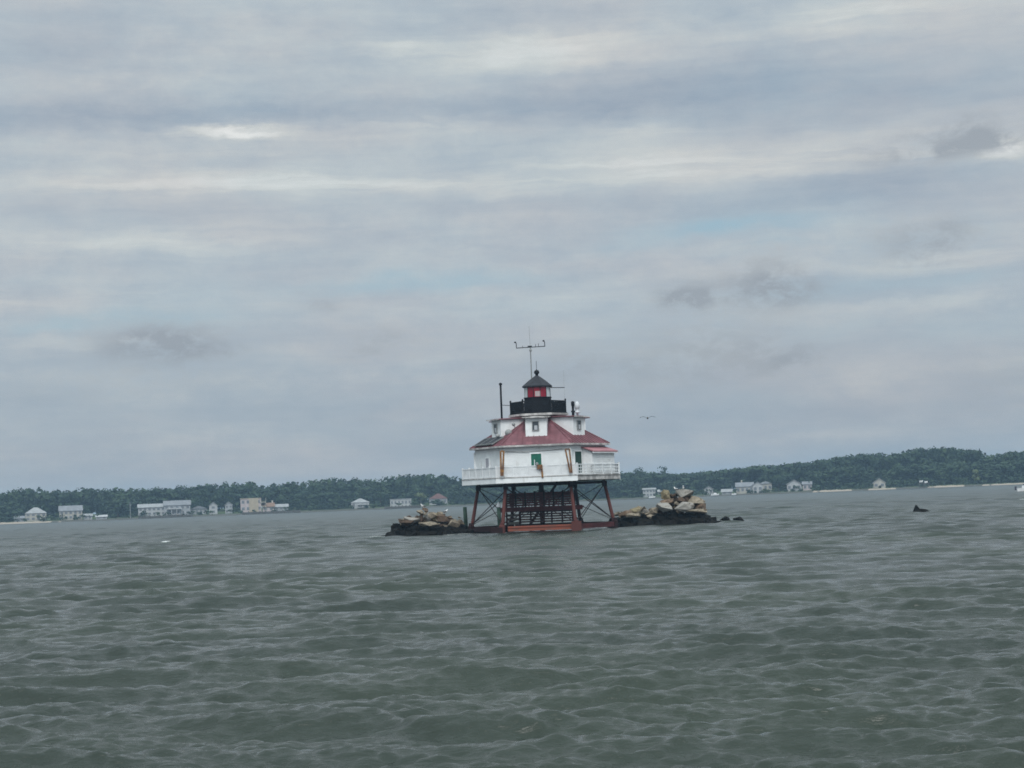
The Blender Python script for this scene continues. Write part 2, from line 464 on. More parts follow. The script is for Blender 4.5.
# ------------------------------------------------------------------ water: one displaced sheet, choppy bay
def make_water():
    rng = np.random.default_rng(11)
    rr = [2.0, 5.0, 8.0, 10.5]
    while rr[-1] < 1500:
        rr.append(rr[-1] * (1.0024 if rr[-1] < 60 else 1.0034))
    rr += [1700, 2000, 2500, 3000]
    rr = np.array(rr)
    half = R(22)
    th = np.concatenate([np.linspace(-half, half, 440), np.linspace(half, 2 * math.pi - half, 60)[1:-1]])
    nr, nt = len(rr), len(th)
    rg, tg = np.meshgrid(rr, th, indexing='ij')
    x = (rg * np.sin(tg)).ravel()
    y = (rg * np.cos(tg)).ravel()
    r = rg.ravel()
    dr = np.maximum(r * np.where(r < 60, 0.0024, 0.0034), 0.03)
    K = 230
    lam = np.exp(rng.uniform(math.log(0.17), math.log(11.0), K))
    lp = 4.6
    amp = lam ** 1.06 * np.exp(-0.75 * (lam / lp) ** 2) * rng.uniform(0.6, 1.3, K)
    amp *= 0.405 / 4 / math.sqrt((amp ** 2).sum() / 2)
    spread = rng.normal(0, 1, K) * (0.31 + 0.22 * (lam < 1.2))
    base = R(188)
    kx = np.sin(base + spread) * 2 * math.pi / lam
    ky = np.cos(base + spread) * 2 * math.pi / lam
    ph = rng.uniform(0, 2 * math.pi, K)
    Z = np.zeros_like(x)
    DX = np.zeros_like(x)
    DY = np.zeros_like(x)
    J = np.zeros_like(x)
    L_ = np.zeros_like(x)
    # gusts: patches of higher and lower chop
    gust = 0.90 + 0.20 * np.sin(x * 0.11 + 1.3 * np.sin(y * 0.045)) * np.sin(y * 0.062 + 0.7 * np.sin(x * 0.07 + 2))
    for i in range(K):
        w = np.clip((lam[i] / dr - 1.3) / 1.6, 0, 1)
        idx = np.nonzero(w > 0)[0]
        p = kx[i] * x[idx] + ky[i] * y[idx] + ph[i]
        a = amp[i] * w[idx] * gust[idx]
        k = math.hypot(kx[i], ky[i])
        c_, s_ = np.cos(p), np.sin(p)
        ch = 0.45 if lam[i] > 1.5 else 0.15
        if lam[i] > 1.5:
            L_[idx] += a * c_
        Z[idx] += a * c_
        DX[idx] -= ch * a * s_ * kx[i] / k
        DY[idx] -= ch * a * s_ * ky[i] / k
        J[idx] += a * k * c_
    fade = np.clip((1500 - r) / 300, 0, 1)
    Z *= fade
    X, Y = x + DX * fade, y + (DY - 0.3 * L_) * fade     # crests lean the way they travel
    # foam: rare breaking crests and a ragged wash round the stones and piles
    foam = np.zeros_like(x)
    rag = 0.25 * np.sin(x * 3.1 + y) + 0.2 * np.sin(x * 7.7 - y * 2)
    for (mx, my, rx, ry) in MOUND_L + MOUND_R:
        q = np.hypot((x - mx) / rx, (y - my) / ry)
        foam = np.maximum(foam, np.clip(1 - np.abs(q - 1.08) / 0.20, 0, 1) * np.clip(0.55 + rag, 0, 0.8))
    q = np.hypot(x - LX, y - LY)
    foam = np.maximum(foam, np.clip(1 - np.abs(q - 6.9) / 0.9, 0, 1) * np.clip(0.05 + rag, 0, 0.4))
    for (px, py, rw) in ((165, 543, 0.6), (912, 513.5, 0.9), (918, 513.5, 0.6), (1018, 499.5, 1.6), (870, 547, 0.35)):
        d = ray(px, py)
        t = -HCAM / d.z
        fx, fy = d.x * t, d.y * t
        q = np.hypot((x - fx) / rw, (y - fy) / (rw * 1.3))
        foam = np.maximum(foam, np.clip((1 - q) * 2.0, 0, 1))
    verts = np.stack([X, Y, Z], 1)
    ii = np.arange(nr - 1)[:, None] * nt
    jj = np.arange(nt)[None, :]
    j2 = (jj + 1) % nt
    quads = np.stack([ii + jj, ii + nt + jj, ii + nt + j2, ii + j2], -1).reshape(-1, 4)
    mt = bpy.data.materials.new('bay_water')
    mt.use_nodes = True
    T = NT(mt.node_tree)
    b = T.n['Principled BSDF']
    geo = T.node('ShaderNodeNewGeometry')
    pos = geo.outputs['Position']
    silt = T.noise(pos, 0.05, 4, 0.55)
    c = T.mix(T.step(silt, 0.35, 0.65), (0.0178, 0.0268, 0.0222), (0.0245, 0.0350, 0.0258))
    at_ = T.node('ShaderNodeAttribute', attribute_name='foam')
    fm = T.m('MULTIPLY', at_.outputs['Fac'], T.step(T.noise(pos, 3.5, 6, 0.7), 0.40, 0.58))
    c = T.mix(fm, c, (0.75, 0.78, 0.78))
    T.put(b.inputs['Base Color'], c)
    b.inputs['IOR'].default_value = 1.333
    dist = T.node('ShaderNodeVectorMath', operation='LENGTH')
    T.l.new(pos, dist.inputs[0])
    rip = T.step(dist.outputs['Value'], 25.0, 350.0, 0.09, 0.28)     # ripples too small for the sheet's mesh out there
    T.put(b.inputs['Roughness'], T.m('ADD', rip, T.m('MULTIPLY', fm, 0.5)))
    mp = T.node('ShaderNodeMapping')
    mp.inputs['Scale'].default_value = (0.55, 1.3, 1.0)
    T.l.new(pos, mp.inputs[0])
    h = T.m('ADD', T.noise(mp.outputs[0], 3.0, 6, 0.62, 0.4), T.m('MULTIPLY', T.noise(mp.outputs[0], 0.9, 4, 0.6, 0.6), 1.6))
    h = T.m('ADD', h, T.m('MULTIPLY', T.noise(mp.outputs[0], 8.5, 4, 0.6, 0.3), 0.45))
    bp = T.node('ShaderNodeBump')
    bp.inputs['Strength'].default_value = 0.9
    bp.inputs['Distance'].default_value = 0.05
    T.l.new(h, bp.inputs['Height'])
    T.l.new(bp.outputs[0], b.inputs['Normal'])
    o = np_mesh('water', verts, quads, mt, smooth=True)
    a = o.data.attributes.new('foam', 'FLOAT', 'POINT')
    a.data.foreach_set('value', foam.astype(np.float32))
    tag(o, kind='structure')
    return o


make_water()

# ------------------------------------------------------------------ far shore
SHORE = 1000.0


def shore_y(px):
    return 524.0 - 0.0392 * px


def pxm(px):
    """azimuth of a photo column at the far waterline"""
    d = ray(px, shore_y(px))
    return math.atan2(d.x, d.y)


SKYLINE = [(-400, 494), (-100, 495), (0, 491), (25, 489), (42, 487), (52, 491), (64, 487), (72, 492), (84, 488), (110, 490), (150, 488), (170, 487),
           (195, 485), (235, 482), (262, 484), (300, 482), (330, 478), (360, 479), (385, 478), (405, 474), (440, 475), (470, 477), (540, 478),
           (600, 474), (625, 471), (690, 473), (705, 471), (735, 468), (765, 465), (800, 462), (840, 456), (880, 453), (905, 452), (922, 448), (950, 447),
           (975, 449), (984, 456), (1000, 454), (1024, 451), (1150, 448), (1400, 450)]


def skyline_m(px):
    xs, ys = zip(*SKYLINE)
    return (shore_y(px) - np.interp(px, xs, ys)) * SHORE / F_PX


def px_of(azm):
    """inverse of pxm, by table"""
    return float(np.interp(azm, AZT, PXT))


PXT = np.arange(-450, 1500, 10)
AZT = np.array([pxm(p) for p in PXT])


def gz(azm, inland):
    """ground height on the far shore"""
    H = skyline_m(px_of(azm))
    top = max(2.2, H - 14.0)
    prof_d = [-8, 0, 3, 12, 30, 60, 120, 400]
    prof_z = [-1.2, 0.0, 0.55, 1.1, 1.7, 1.7 + (top - 1.7) * 0.5, top, top + 1]
    return float(np.interp(inland, prof_d, prof_z)) + 0.15 * math.sin(azm * 90) * min(1, max(0, inland / 10))


def shore(px, inland=0.0, dz=0.0):
    a = pxm(px)
    d = SHORE + inland
    return Vector((math.sin(a) * d, math.cos(a) * d, gz(a, inland) + dz))


def land_strip(name, px0, px1, ds, mat, lift, n):
    m = MB()
    for i in range(n + 1):
        p = px0 + (px1 - px0) * i / n
        for d in ds:
            u = i / n
            taper = (min(1, u / 0.22, (1 - u) / 0.22) + 0.35 * math.sin(p * 0.55) + 0.25 * math.sin(p * 1.7 + d)) if lift else 1.0
            q = shore(p, d)
            m.v.append((q.x, q.y, q.z + (lift * taper - 0.10 * (1 - taper) if lift else 0.0)))
    k = len(ds)
    for i in range(n):
        for j in range(k - 1):
            m.f.append((i * k + j, (i + 1) * k + j, (i + 1) * k + j + 1, i * k + j + 1))
    o = m.build(name, mat)
    return tag(o, kind='structure')


def ground_mat():
    def ex(T, v, c):
        geo = T.node('ShaderNodeNewGeometry')
        s = T.node('ShaderNodeSeparateXYZ')
        T.l.new(geo.outputs['Position'], s.inputs[0])
        return T.mix(T.step(s.outputs[2], 0.5, 0.9), (0.085, 0.080, 0.070), c)
    return material('ground_cover', (0.070, 0.105, 0.038), 0.95, 0.4, 0.06, color2=(0.045, 0.066, 0.028), extra=ex)


land_strip('terrain', -380, 1420, [-8, 0, 3, 7, 12, 20, 30, 45, 60, 90, 120, 250, 400], ground_mat(), 0.0, 220)
for a, b in ((-60, 63), (812, 857), (866, 898), (927, 966), (972, 1120)):
    land_strip('beach', a, b, [-2.5, 0.5, 3, 5.5], 'sand', 0.14, 40)

# ------------------------------------------------------------------ trees
rngt = np.random.default_rng(5)


def crown_quads(rng, n, w, h, leaf, lobes=7):
    """n leaf-clump quads filling a lobed crown of width w and height h that starts at z = 0"""
    cs = []
    for i in range(lobes):
        t = rng.uniform(0.18, 0.86)
        rad = w / 2 * math.sqrt(max(0.05, 1 - (2 * t - 0.95) ** 2)) * 0.62
        a = rng.uniform(0, 2 * math.pi)
        cs.append((math.cos(a) * rad * rng.uniform(0.2, 1), math.sin(a) * rad * rng.uniform(0.2, 1), t * h, rng.uniform(0.22, 0.36) * w, rng.uniform(0.12, 0.19) * h))
    cs = np.array(cs)
    which = rng.integers(0, lobes, n)
    d = rng.normal(0, 1, (n, 3))
    d /= np.linalg.norm(d, axis=1)[:, None]
    rad = rng.uniform(0.45, 1.08, n)[:, None]
    c = cs[which][:, :3] + d * rad * np.stack([cs[which][:, 3], cs[which][:, 3], cs[which][:, 4]], 1)
    c[:, 2] = np.clip(c[:, 2], 0, None)
    nrm = d + rng.normal(0, 0.38, (n, 3))
    nrm /= np.linalg.norm(nrm, axis=1)[:, None]
    up = rng.normal(0, 1, (n, 3))
    u = np.cross(nrm, up)
    u /= np.linalg.norm(u, axis=1)[:, None]
    v = np.cross(nrm, u)
    s = (leaf * rng.uniform(0.5, 1.2, n))[:, None] / 2
    return np.stack([c - u * s - v * s * 0.7, c + u * s - v * s * 0.5, c + u * s * 0.8 + v * s, c - u * s * 0.7 + v * s * 0.8], 1)


def tree(label, px, inland, h, w, mat='leaf', group=None, n=520):
    p = shore(px, inland)
    t = thing('leafy_tree', label, 'tree', p, rngt.uniform(0, 6), group)
    m = MB()
    m.tube([(0, 0, -0.3), (0.05, 0.02, h * 0.25), (0.15, 0.1, h * 0.5), (0.1, 0.1, h * 0.8)], [0.32, 0.26, 0.17, 0.05], 7)
    for k in range(6):
        a = k * 1.1 + rngt.uniform(0, 0.6)
        z0 = h * (0.28 + 0.07 * k)
        m.tube([(0.1, 0.05, z0), (math.cos(a) * w * 0.18, math.sin(a) * w * 0.18, z0 + h * 0.09), (math.cos(a) * w * 0.34, math.sin(a) * w * 0.34, z0 + h * 0.2)], [0.12, 0.08, 0.03], 5)
    m.build('trunk', 'bark', t)
    q = crown_quads(rngt, n, w, h * 0.84, 0.85, 9)
    q[..., 2] += h * 0.16
    o = np_mesh('crown', q.reshape(-1, 3), np.arange(n * 4).reshape(-1, 4), mat)
    o.parent = t
    return t


HOUSE_SPANS = [(14, 48), (58, 108), (138, 233), (241, 290), (348, 372), (388, 413), (427, 450), (642, 666), (703, 738), (736, 774), (786, 813), (872, 888)]


def wood(name, px0, px1, label):
    temps = [crown_quads(rngt, 480, 8.5, 12, 1.1, 11) for _ in range(9)]
    qs = []
    p = px0
    while p < px1:
        for inl in (20, 31, 44, 58, 72, 90, 115):
            pp = p + rngt.uniform(-7, 7)
            if inl < 45 and any(a - 2 < pp < b + 2 for a, b in HOUSE_SPANS):
                continue
            a = pxm(pp)
            d = SHORE + inl + rngt.uniform(-6, 6)
            g = gz(a, d - SHORE)
            H = skyline_m(pp)
            hh = (H * rngt.uniform(0.95, 1.04) + 0.6 - g) if inl > 50 else min(H * rngt.uniform(0.6, 0.95) - g, rngt.uniform(8, 13))
            hh = max(hh, 5.0)
            q = temps[rngt.integers(0, len(temps))].copy()
            an = rngt.uniform(0, 6.28)
            c_, s_ = math.cos(an), math.sin(an)
            x = q[..., 0] * c_ - q[..., 1] * s_
            y = q[..., 0] * s_ + q[..., 1] * c_
            sw = rngt.uniform(1.1, 1.8)
            q[..., 0] = x * sw + math.sin(a) * d
            q[..., 1] = y * sw + math.cos(a) * d
            q[..., 2] = q[..., 2] * (hh / 11.6) + g - 0.3
            qs.append(q)
        # shrubs on the waterfront lots
        for _ in range(2):
            pp = p + rngt.uniform(-5, 5)
            if rngt.uniform() < 0.62:
                inl = rngt.uniform(6.0, 9.0)
                k_ = rngt.uniform(0.35, 1.05)
                q = crown_quads(rngt, 40, 5 * k_ + 1.0, 3.2 * k_ + 0.5, 0.8, 4)
                a = pxm(pp)
                q[..., 0] += math.sin(a) * (SHORE + inl)
                q[..., 1] += math.cos(a) * (SHORE + inl)
                q[..., 2] += gz(a, inl) - 0.2
                qs.append(q)
        # undergrowth at the wood's foot
        if not any(a - 1 < p < b + 1 for a, b in HOUSE_SPANS):
            q = crown_quads(rngt, 90, 9, 4.5, 1.1, 5)
            a = pxm(p)
            d = SHORE + 15
            q[..., 0] += math.sin(a) * d
            q[..., 1] += math.cos(a) * d
            q[..., 2] += gz(a, 15) - 0.4
            qs.append(q)
        p += 9.0
    q = np.concatenate(qs)
    o = np_mesh(name, q.reshape(-1, 3), np.arange(len(q) * 4).reshape(-1, 4), 'leaf')
    return tag(o, label, 'wood', kind='stuff')


wood('wood', -330, 575, 'dense dark green wood lining the far shore left of the lighthouse')
wood('wood', 575, 1350, 'dense dark green wood on the rising far shore right of the lighthouse')
tree('tall round tree standing above the skyline just right of the lighthouse', 641, 70, 17.3, 11, 'leaf_dark')
tree('lone airy tree above the skyline behind the right rock pile', 665, 72, 16.2, 9, 'leaf_dark', n=260)
tree('small pale tree at the top of the sand beach near the right edge', 977, 9, 7.5, 5.0, 'leaf_pale')
tree('dark tree standing between the big white house and the narrow cottages', 199, 30, 9.5, 7, 'leaf_dark')
tree('dark bushy tree in front of the gap between the two white right shore houses', 779, 14, 8.5, 7, 'leaf_dark')
tree('dark tree at the right end of the beige two gabled house', 86, 13, 7.0, 5, 'leaf_dark')
tree('light green tree between the long low house and the red roofed house', 421, 12, 7.5, 7, 'leaf_pale')
tree('dark tree in front of the white walls of the red roofed house', 437, 8, 3.2, 6.5, 'leaf_dark')
tree('light green tree left of the white bungalow on the far shore', 338, 14, 9.0, 8, 'leaf')
tree('bright green tree left of the long low white house', 381, 14, 9.0, 7, 'leaf')
tree('green tree by the waterfront pole on the left shore', 118, 13, 9.0, 7, 'leaf')


# ------------------------------------------------------------------ houses on the far shore
def house(label, px, w, h, inland=14, depth=9, wall='house_white', roof='roof_grey', rh=2.5, kind='gable', rows=1, cols=4, group=None,
          porch=False, chimney=None, rz=0.0, lift=0.0, dark_windows=True, name='house', cat='house'):
    a = pxm(px)
    p = shore(px, inland)
    t = thing(name, label, cat, (p.x, p.y, p.z + lift), -a + rz, group)
    b = MB().box((0, 0, h / 2 - 0.4), (w, depth, h + 0.8))
    if kind == 'gable_front':
        b.add([(-w / 2, -depth / 2, h), (w / 2, -depth / 2, h), (0, -depth / 2, h + rh), (-w / 2, depth / 2, h), (w / 2, depth / 2, h), (0, depth / 2, h + rh)],
              [(0, 1, 2), (3, 5, 4), (0, 2, 5, 3), (1, 4, 5, 2)])
    elif kind == 'gable':
        b.add([(-w / 2, -depth / 2, h), (-w / 2, depth / 2, h), (-w / 2, 0, h + rh), (w / 2, -depth / 2, h), (w / 2, depth / 2, h), (w / 2, 0, h + rh)],
              [(0, 1, 2), (3, 5, 4), (0, 2, 5, 3), (1, 4, 5, 2)])
    b.build('wall', wall, t)
    r = MB()
    e, th_ = 0.45, 0.22
    if kind == 'gable':
        for s in (-1, 1):
            sl = rh / (depth / 2)
            y0, z0 = s * (depth / 2 + e), h - e * sl + 0.06
            r.add([(-w / 2 - e, y0, z0), (w / 2 + e, y0, z0), (w / 2 + e, 0, h + rh + 0.06), (-w / 2 - e, 0, h + rh + 0.06),
                   (-w / 2 - e, y0, z0 + th_), (w / 2 + e, y0, z0 + th_), (w / 2 + e, 0, h + rh + 0.06 + th_), (-w / 2 - e, 0, h + rh + 0.06 + th_)],
                  [(0, 1, 2, 3), (4, 7, 6, 5), (0, 4, 5, 1), (1, 5, 6, 2), (2, 6, 7, 3), (3, 7, 4, 0)])
    elif kind == 'gable_front':
        for s in (-1, 1):
            sl = rh / (w / 2)
            x0, z0 = s * (w / 2 + e), h - e * sl + 0.06
            r.add([(x0, -depth / 2 - e, z0), (x0, depth / 2 + e, z0), (0, depth / 2 + e, h + rh + 0.06), (0, -depth / 2 - e, h + rh + 0.06),
                   (x0, -depth / 2 - e, z0 + th_), (x0, depth / 2 + e, z0 + th_), (0, depth / 2 + e, h + rh + 0.06 + th_), (0, -depth / 2 - e, h + rh + 0.06 + th_)],
                  [(0, 1, 2, 3), (4, 7, 6, 5), (0, 4, 5, 1), (1, 5, 6, 2), (2, 6, 7, 3), (3, 7, 4, 0)])
    elif kind == 'hip':
        k = min(depth / 2, w / 2) * 0.95
        X, Y = w / 2 + e, depth / 2 + e
        r.add([(-X, -Y, h + .01), (X, -Y, h + .01), (X, Y, h + .01), (-X, Y, h + .01), (-w / 2 + k, 0, h + rh), (w / 2 - k, 0, h + rh)],
              [(0, 1, 5, 4), (1, 2, 5), (2, 3, 4, 5), (3, 0, 4), (0, 3, 2, 1)])
    else:
        r.box((0, 0, h + 0.18), (w + 0.5, depth + 0.5, 0.35))
    ro = r.build('roof', roof, t)
    if chimney is not None:
        MB().box((chimney, 0.5, h + rh * 0.7 + 0.5), (0.8, 0.8, rh + 1.2)).build('chimney', 'house_cream', ro)
    for j in range(rows):
        zc = h * (j + 0.55) / rows
        for i in range(cols):
            xc = -w / 2 + w * (i + 0.5) / cols
            ww, wh = min(1.5, w / cols * 0.55), min(1.5, h / rows * 0.5)
            f = MB().box((xc, -depth / 2 - 0.03, zc), (ww + 0.3, 0.1, wh + 0.3)).build('window', 'house_white', t)
            MB().box((xc, -depth / 2 - 0.07, zc), (ww, 0.1, wh)).build('pane', 'house_glass', f)
    if porch:
        x0, x1, zt = porch
        pm = MB().box(((x0 + x1) / 2, -depth / 2 - 1.3, zt), (x1 - x0 + 0.4, 2.6, 0.5))
        pm.box(((x0 + x1) / 2, -depth / 2 - 1.3, 0.5), (x1 - x0 + 0.2, 2.5, 0.35))
        k = max(2, int((x1 - x0) / 2.2) + 1)
        for i in range(k):
            pm.box((x0 + (x1 - x0) * i / (k - 1), -depth / 2 - 2.4, zt / 2), (0.3, 0.3, zt))
        pm.build('porch', 'house_white', t)
    return t


house('low grey shed beside the gambrel house above the left beach', 19.5, 4.8, 1.6, 10, 5, 'house_grey', 'roof_grey', 1.0, cols=2, name='shed', cat='shed')
house('pale grey barn shaped house above the sand beach at far left', 36, 10.5, 3.8, 14, 9, 'house_cream', 'roof_pale', 3.0, 'hip', 2, 4)
hb = house('beige house with two front gables behind the end of the left beach', 71, 11.5, 4.6, 14, 9, 'house_cream', 'roof_grey', 2.4, 'gable', 2, 5)
house('low white boathouse right of the beige two gabled house', 88, 4.2, 1.8, 9, 4, 'house_white', 'roof_pale', 0.9, cols=2, name='boathouse', cat='boathouse')
house('tiny pale boat shed at the waterline left of the waterfront pole', 101.5, 5.5, 1.2, 6, 3, 'house_grey', 'house_white', 0.7, cols=2, name='shed', cat='shed')
house('white two storey house adjoining the left side of the porch house', 152, 13.8, 4.4, 14, 9, 'house_white', 'roof_pale', 1.6, 'gable', 2, 6)
house('largest pale grey house on the left shore with bright white porch', 177.5, 13.5, 5.2, 13, 10, 'house_grey', 'roof_grey', 2.2, 'gable', 2, 5, porch=(-5.5, 2.3, 3.4))
house('bluish grey house half hidden by the tree beside the porch house', 199, 8.5, 2.7, 20, 8, 'house_grey', 'roof_dark', 1.6, 'hip', 1, 4)
house('narrow white cottage right of the bluish grey house', 213.5, 4.2, 4.4, 14, 6, 'house_white', 'roof_pale', 1.7, 'gable_front', 2, 1)
house('narrow grey cottage left of the tan flat roofed house', 229, 3.8, 4.4, 15, 6, 'house_grey', 'roof_pale', 1.5, 'gable_front', 2, 2)
hk = house('tan flat roofed three storey house with balconies on the left shore', 251, 10.6, 7.0, 14, 9, 'house_pink', 'house_tan', 0, 'flat', 2, 4)
MB().box((1.6, -4.6, 3.4), (4.8, 0.6, 7.6)).build('tan_facade', 'house_tan', hk)
bk = MB()
for z in (2.6, 4.9):
    bk.box((6.4, -2.5, z), (3.2, 5, 0.25)).box((6.4, -4.9, z + 0.5), (3.2, 0.15, 0.15))
for x in (5.4, 7.9):
    bk.box((x, -4.9, 3.6), (0.22, 0.22, 7.2))
bk.build('balcony', 'house_cream', hk)
house('low house with brown roof and white chimney beside the tan house', 268.5, 6.0, 2.4, 14, 8, 'house_pink', 'roof_brown', 1.8, 'gable', 1, 2, chimney=2.2)
house('long low house with pale roof right of the brown roofed house', 281.5, 7.0, 1.9, 16, 7, 'house_grey', 'roof_pale', 1.3, 'gable', 1, 3)
house('white bungalow with pale grey hip roof left of centre shore', 360.5, 9.5, 3.0, 15, 9, 'house_white', 'roof_pale', 2.1, 'hip', 1, 4, porch=(-1.5, 4.2, 1.9))
house('long flat white house with a row of dark windows', 401, 11.2, 3.4, 17, 8, 'house_white', 'roof_pale', 0.5, 'flat', 1, 6)
house('white walled house with dull red hip roof left of the lighthouse', 438.5, 9.6, 3.0, 18, 9, 'house_white', 'roof_red', 2.8, 'hip', 1, 4)
house('white two storey house just left of the right rock pile top', 649.5, 6.6, 3.6, 14, 8, 'house_white', 'roof_pale', 0.7, 'gable', 2, 4)
house('small white roofed cabin uphill behind the right rock pile', 661.5, 3.4, 1.6, 40, 4, 'house_grey', 'house_white', 0.9, 'gable', 1, 2, name='cabin', cat='cabin')
house('small white gabled house right of the right rock pile', 709, 4.6, 2.6, 13, 6, 'house_white', 'roof_pale', 1.4, 'gable_front', 1, 2)
house('low grey boathouse with a pale roof left of the big beach villa', 727, 5.4, 1.2, 9, 5, 'house_grey', 'roof_pale', 1.2, 'gable', 1, 2, name='boathouse', cat='boathouse')
house('big pale villa with chimneys on the right shore', 745, 9.0, 3.4, 13, 9, 'house_cream', 'roof_grey', 2.0, 'gable', 1, 4, chimney=-1.5)
house('white gabled house with cross barred window beside the big villa', 758, 5.2, 4.0, 12, 8, 'house_white', 'roof_grey', 1.6, 'gable_front', 1, 2)
house('grey roofed cream house behind the white gabled house', 766, 6.5, 4.2, 22, 8, 'house_cream', 'roof_grey', 1.4, 'hip', 1, 3)
house('white house with tall front gable left of the pinkish cottage', 794.5, 7.5, 3.5, 13, 8, 'house_white', 'roof_pale', 2.1, 'gable_front', 1, 3)
house('pinkish cottage at the left end of the right sand beach', 807.5, 4.6, 3.0, 14, 7, 'house_pink', 'roof_grey', 1.3, 'gable', 1, 2)
house('solitary grey beige gabled house above the right beach', 879.5, 6.4, 2.6, 15, 8, 'house_cream', 'roof_pale', 2.2, 'gable_front', 1, 2)


def bulkhead(label, px0, px1):
    m = MB()
    n = 10
    pts = [shore(px0 + (px1 - px0) * i / n, -1) for i in range(n + 1)]
    for i in range(n):
        a, b = pts[i].copy(), pts[i + 1].copy()
        a.z = b.z = 0.5
        m.bar(a, b, 0.5, 1.5)
    for p in pts:
        m.box((p.x, p.y - 0.3, 0.6), (0.5, 0.5, 2.2))
    tag(m.build('bulkhead', 'grey_wood'), label, 'sea wall')


bulkhead('grey timber bulkhead below the big porch house', 139, 192)
bulkhead('dark timber bulkhead below the tan flat roofed house', 243, 300)
bulkhead('low timber bulkhead in front of the long flat white house', 385, 420)
t = thing('waterfront_pole', 'tall pale pole standing at the water left of the white house', 'pole', shore(130.5, 1))
MB().tube([(0, 0, -0.5), (0, 0, 8.2)], [0.24, 0.16], 8).build('pole', 'galvanised', t)
MB().tube([(-0.7, 0, 7.1), (0.7, 0, 7.1)], 0.07, 6).lathe([(0.2, 8.2), (0.26, 8.35), (0.05, 8.5)], 8).build('yardarm', 'galvanised', t)


def boat(label, loc, rz, L, W=2.0, cabin=True, group=None):
    t = thing('motorboat', label, 'boat', loc, rz, group)
    m = MB()
    st = [(-0.5, 0.80, 0.0), (-0.2, 0.96, 0.0), (0.1, 1.0, 0.05), (0.32, 0.75, 0.2), (0.44, 0.38, 0.38), (0.5, 0.03, 0.5)]
    vs, fs = [], []
    for x, ww, rise in st:
        X = x * L
        vs += [(X, -W / 2 * ww, 0.85 + rise * 0.5), (X, -W / 2 * ww * 0.8, 0.1 + rise * 0.6), (X, 0, -0.3 + rise * 1.1), (X, W / 2 * ww * 0.8, 0.1 + rise * 0.6), (X, W / 2 * ww, 0.85 + rise * 0.5)]
    for i in range(len(st) - 1):
        for k in range(4):
            fs.append((i * 5 + k, i * 5 + k + 1, i * 5 + 6 + k, i * 5 + 5 + k))
        fs.append((i * 5 + 4, i * 5, i * 5 + 5, i * 5 + 9))
    fs.append((0, 1, 2, 3, 4))
    m.add(vs, fs)
    m.build('hull', 'boat_white', t)
    if cabin:
        c = MB().box((0.02 * L, 0, 1.15), (L * 0.3, W * 0.66, 0.6)).build('cabin', 'boat_white', t)
        MB().box((0.06 * L, 0, 1.62), (L * 0.22, W * 0.6, 0.32)).build('windscreen', 'boat_navy', c)
    MB().box((-L * 0.53, 0, 0.85), (0.35, 0.45, 0.9)).build('outboard_motor', 'boat_navy', t)
    return t


def wl(px, py, dz=0.0):
    d = ray(px, py)
    t_ = -HCAM / d.z
    return Vector((d.x * t_, d.y * t_, dz))


boat('white motorboat with dark cabin top at the right picture edge', wl(1025.5, 491.5), R(10), 4.6, 1.8)
boat('small white boat moored in front of the white house by the right rock pile', shore(652, -6) * 1.0 + Vector((0, 0, 1.2)), R(5), 3.4, 1.6, False)
boat('white cabin boat moored below the small white gabled house', shore(715, -6) + Vector((0, 0, 1.2)), R(4), 4.4, 1.8)
boat('white skiff moored beside the low grey boathouse', shore(734, -5) + Vector((0, 0, 1.0)), R(3), 2.6, 1.3, False)
# two skiffs hauled out on a lift right of the solitary house
lp = shore(924, 2)
t = thing('boat_lift', 'dark timber boat lift standing off the right beach', 'boat lift', (lp.x, lp.y, 0))
m = MB()
for x in (-2.4, -0.1, 2.4):
    for y in (-1.2, 1.2):
        MB().box((x, y, 1.2), (0.25, 0.25, 3.4)).build('post', 'grey_wood', t)
MB().box((-1.25, 0, 2.6), (2.2, 2.4, 0.2)).box((1.2, 0, 2.2), (2.2, 2.4, 0.2)).build('cradle', 'grey_wood', t)
boat('higher of the two white skiffs hauled out on the timber lift', (lp.x - 1.3, lp.y, 3.05), R(2), 1.9, 1.2, False)
boat('lower of the two white skiffs hauled out on the timber lift', (lp.x + 1.2, lp.y, 2.65), R(2), 1.7, 1.2, False)

# ------------------------------------------------------------------ lighthouse
LH = thing('lighthouse', 'white hexagonal cottage lighthouse on rusty iron legs with red roof and black lantern', 'lighthouse', (LX, LY, 0), R(-4))
CORN = [R(-30 + 60 * k) for k in range(6)]     # corner azimuths, 0 = towards the camera


def hx(Rr, azm, z):
    return Vector((Rr * math.sin(azm), -Rr * math.cos(azm), z))


def hexring(Rr, z):
    return [hx(Rr, a, z) for a in CORN]


def hexprism(m, prof):
    """hexagonal solid through (R, z) rings, closed at both ends"""
    vs, fs = [], []
    for Rr, z in prof:
        vs += hexring(Rr, z)
    for i in range(len(prof) - 1):
        for k in range(6):
            fs.append((i * 6 + k, i * 6 + (k + 1) % 6, i * 6 + 6 + (k + 1) % 6, i * 6 + 6 + k))
    fs.append(tuple(range(6))[::-1])
    fs.append(tuple((len(prof) - 1) * 6 + k for k in range(6)))
    return m.add(vs, fs)


Z_DECK = 5.08
RT, RB = 5.95, 6.86
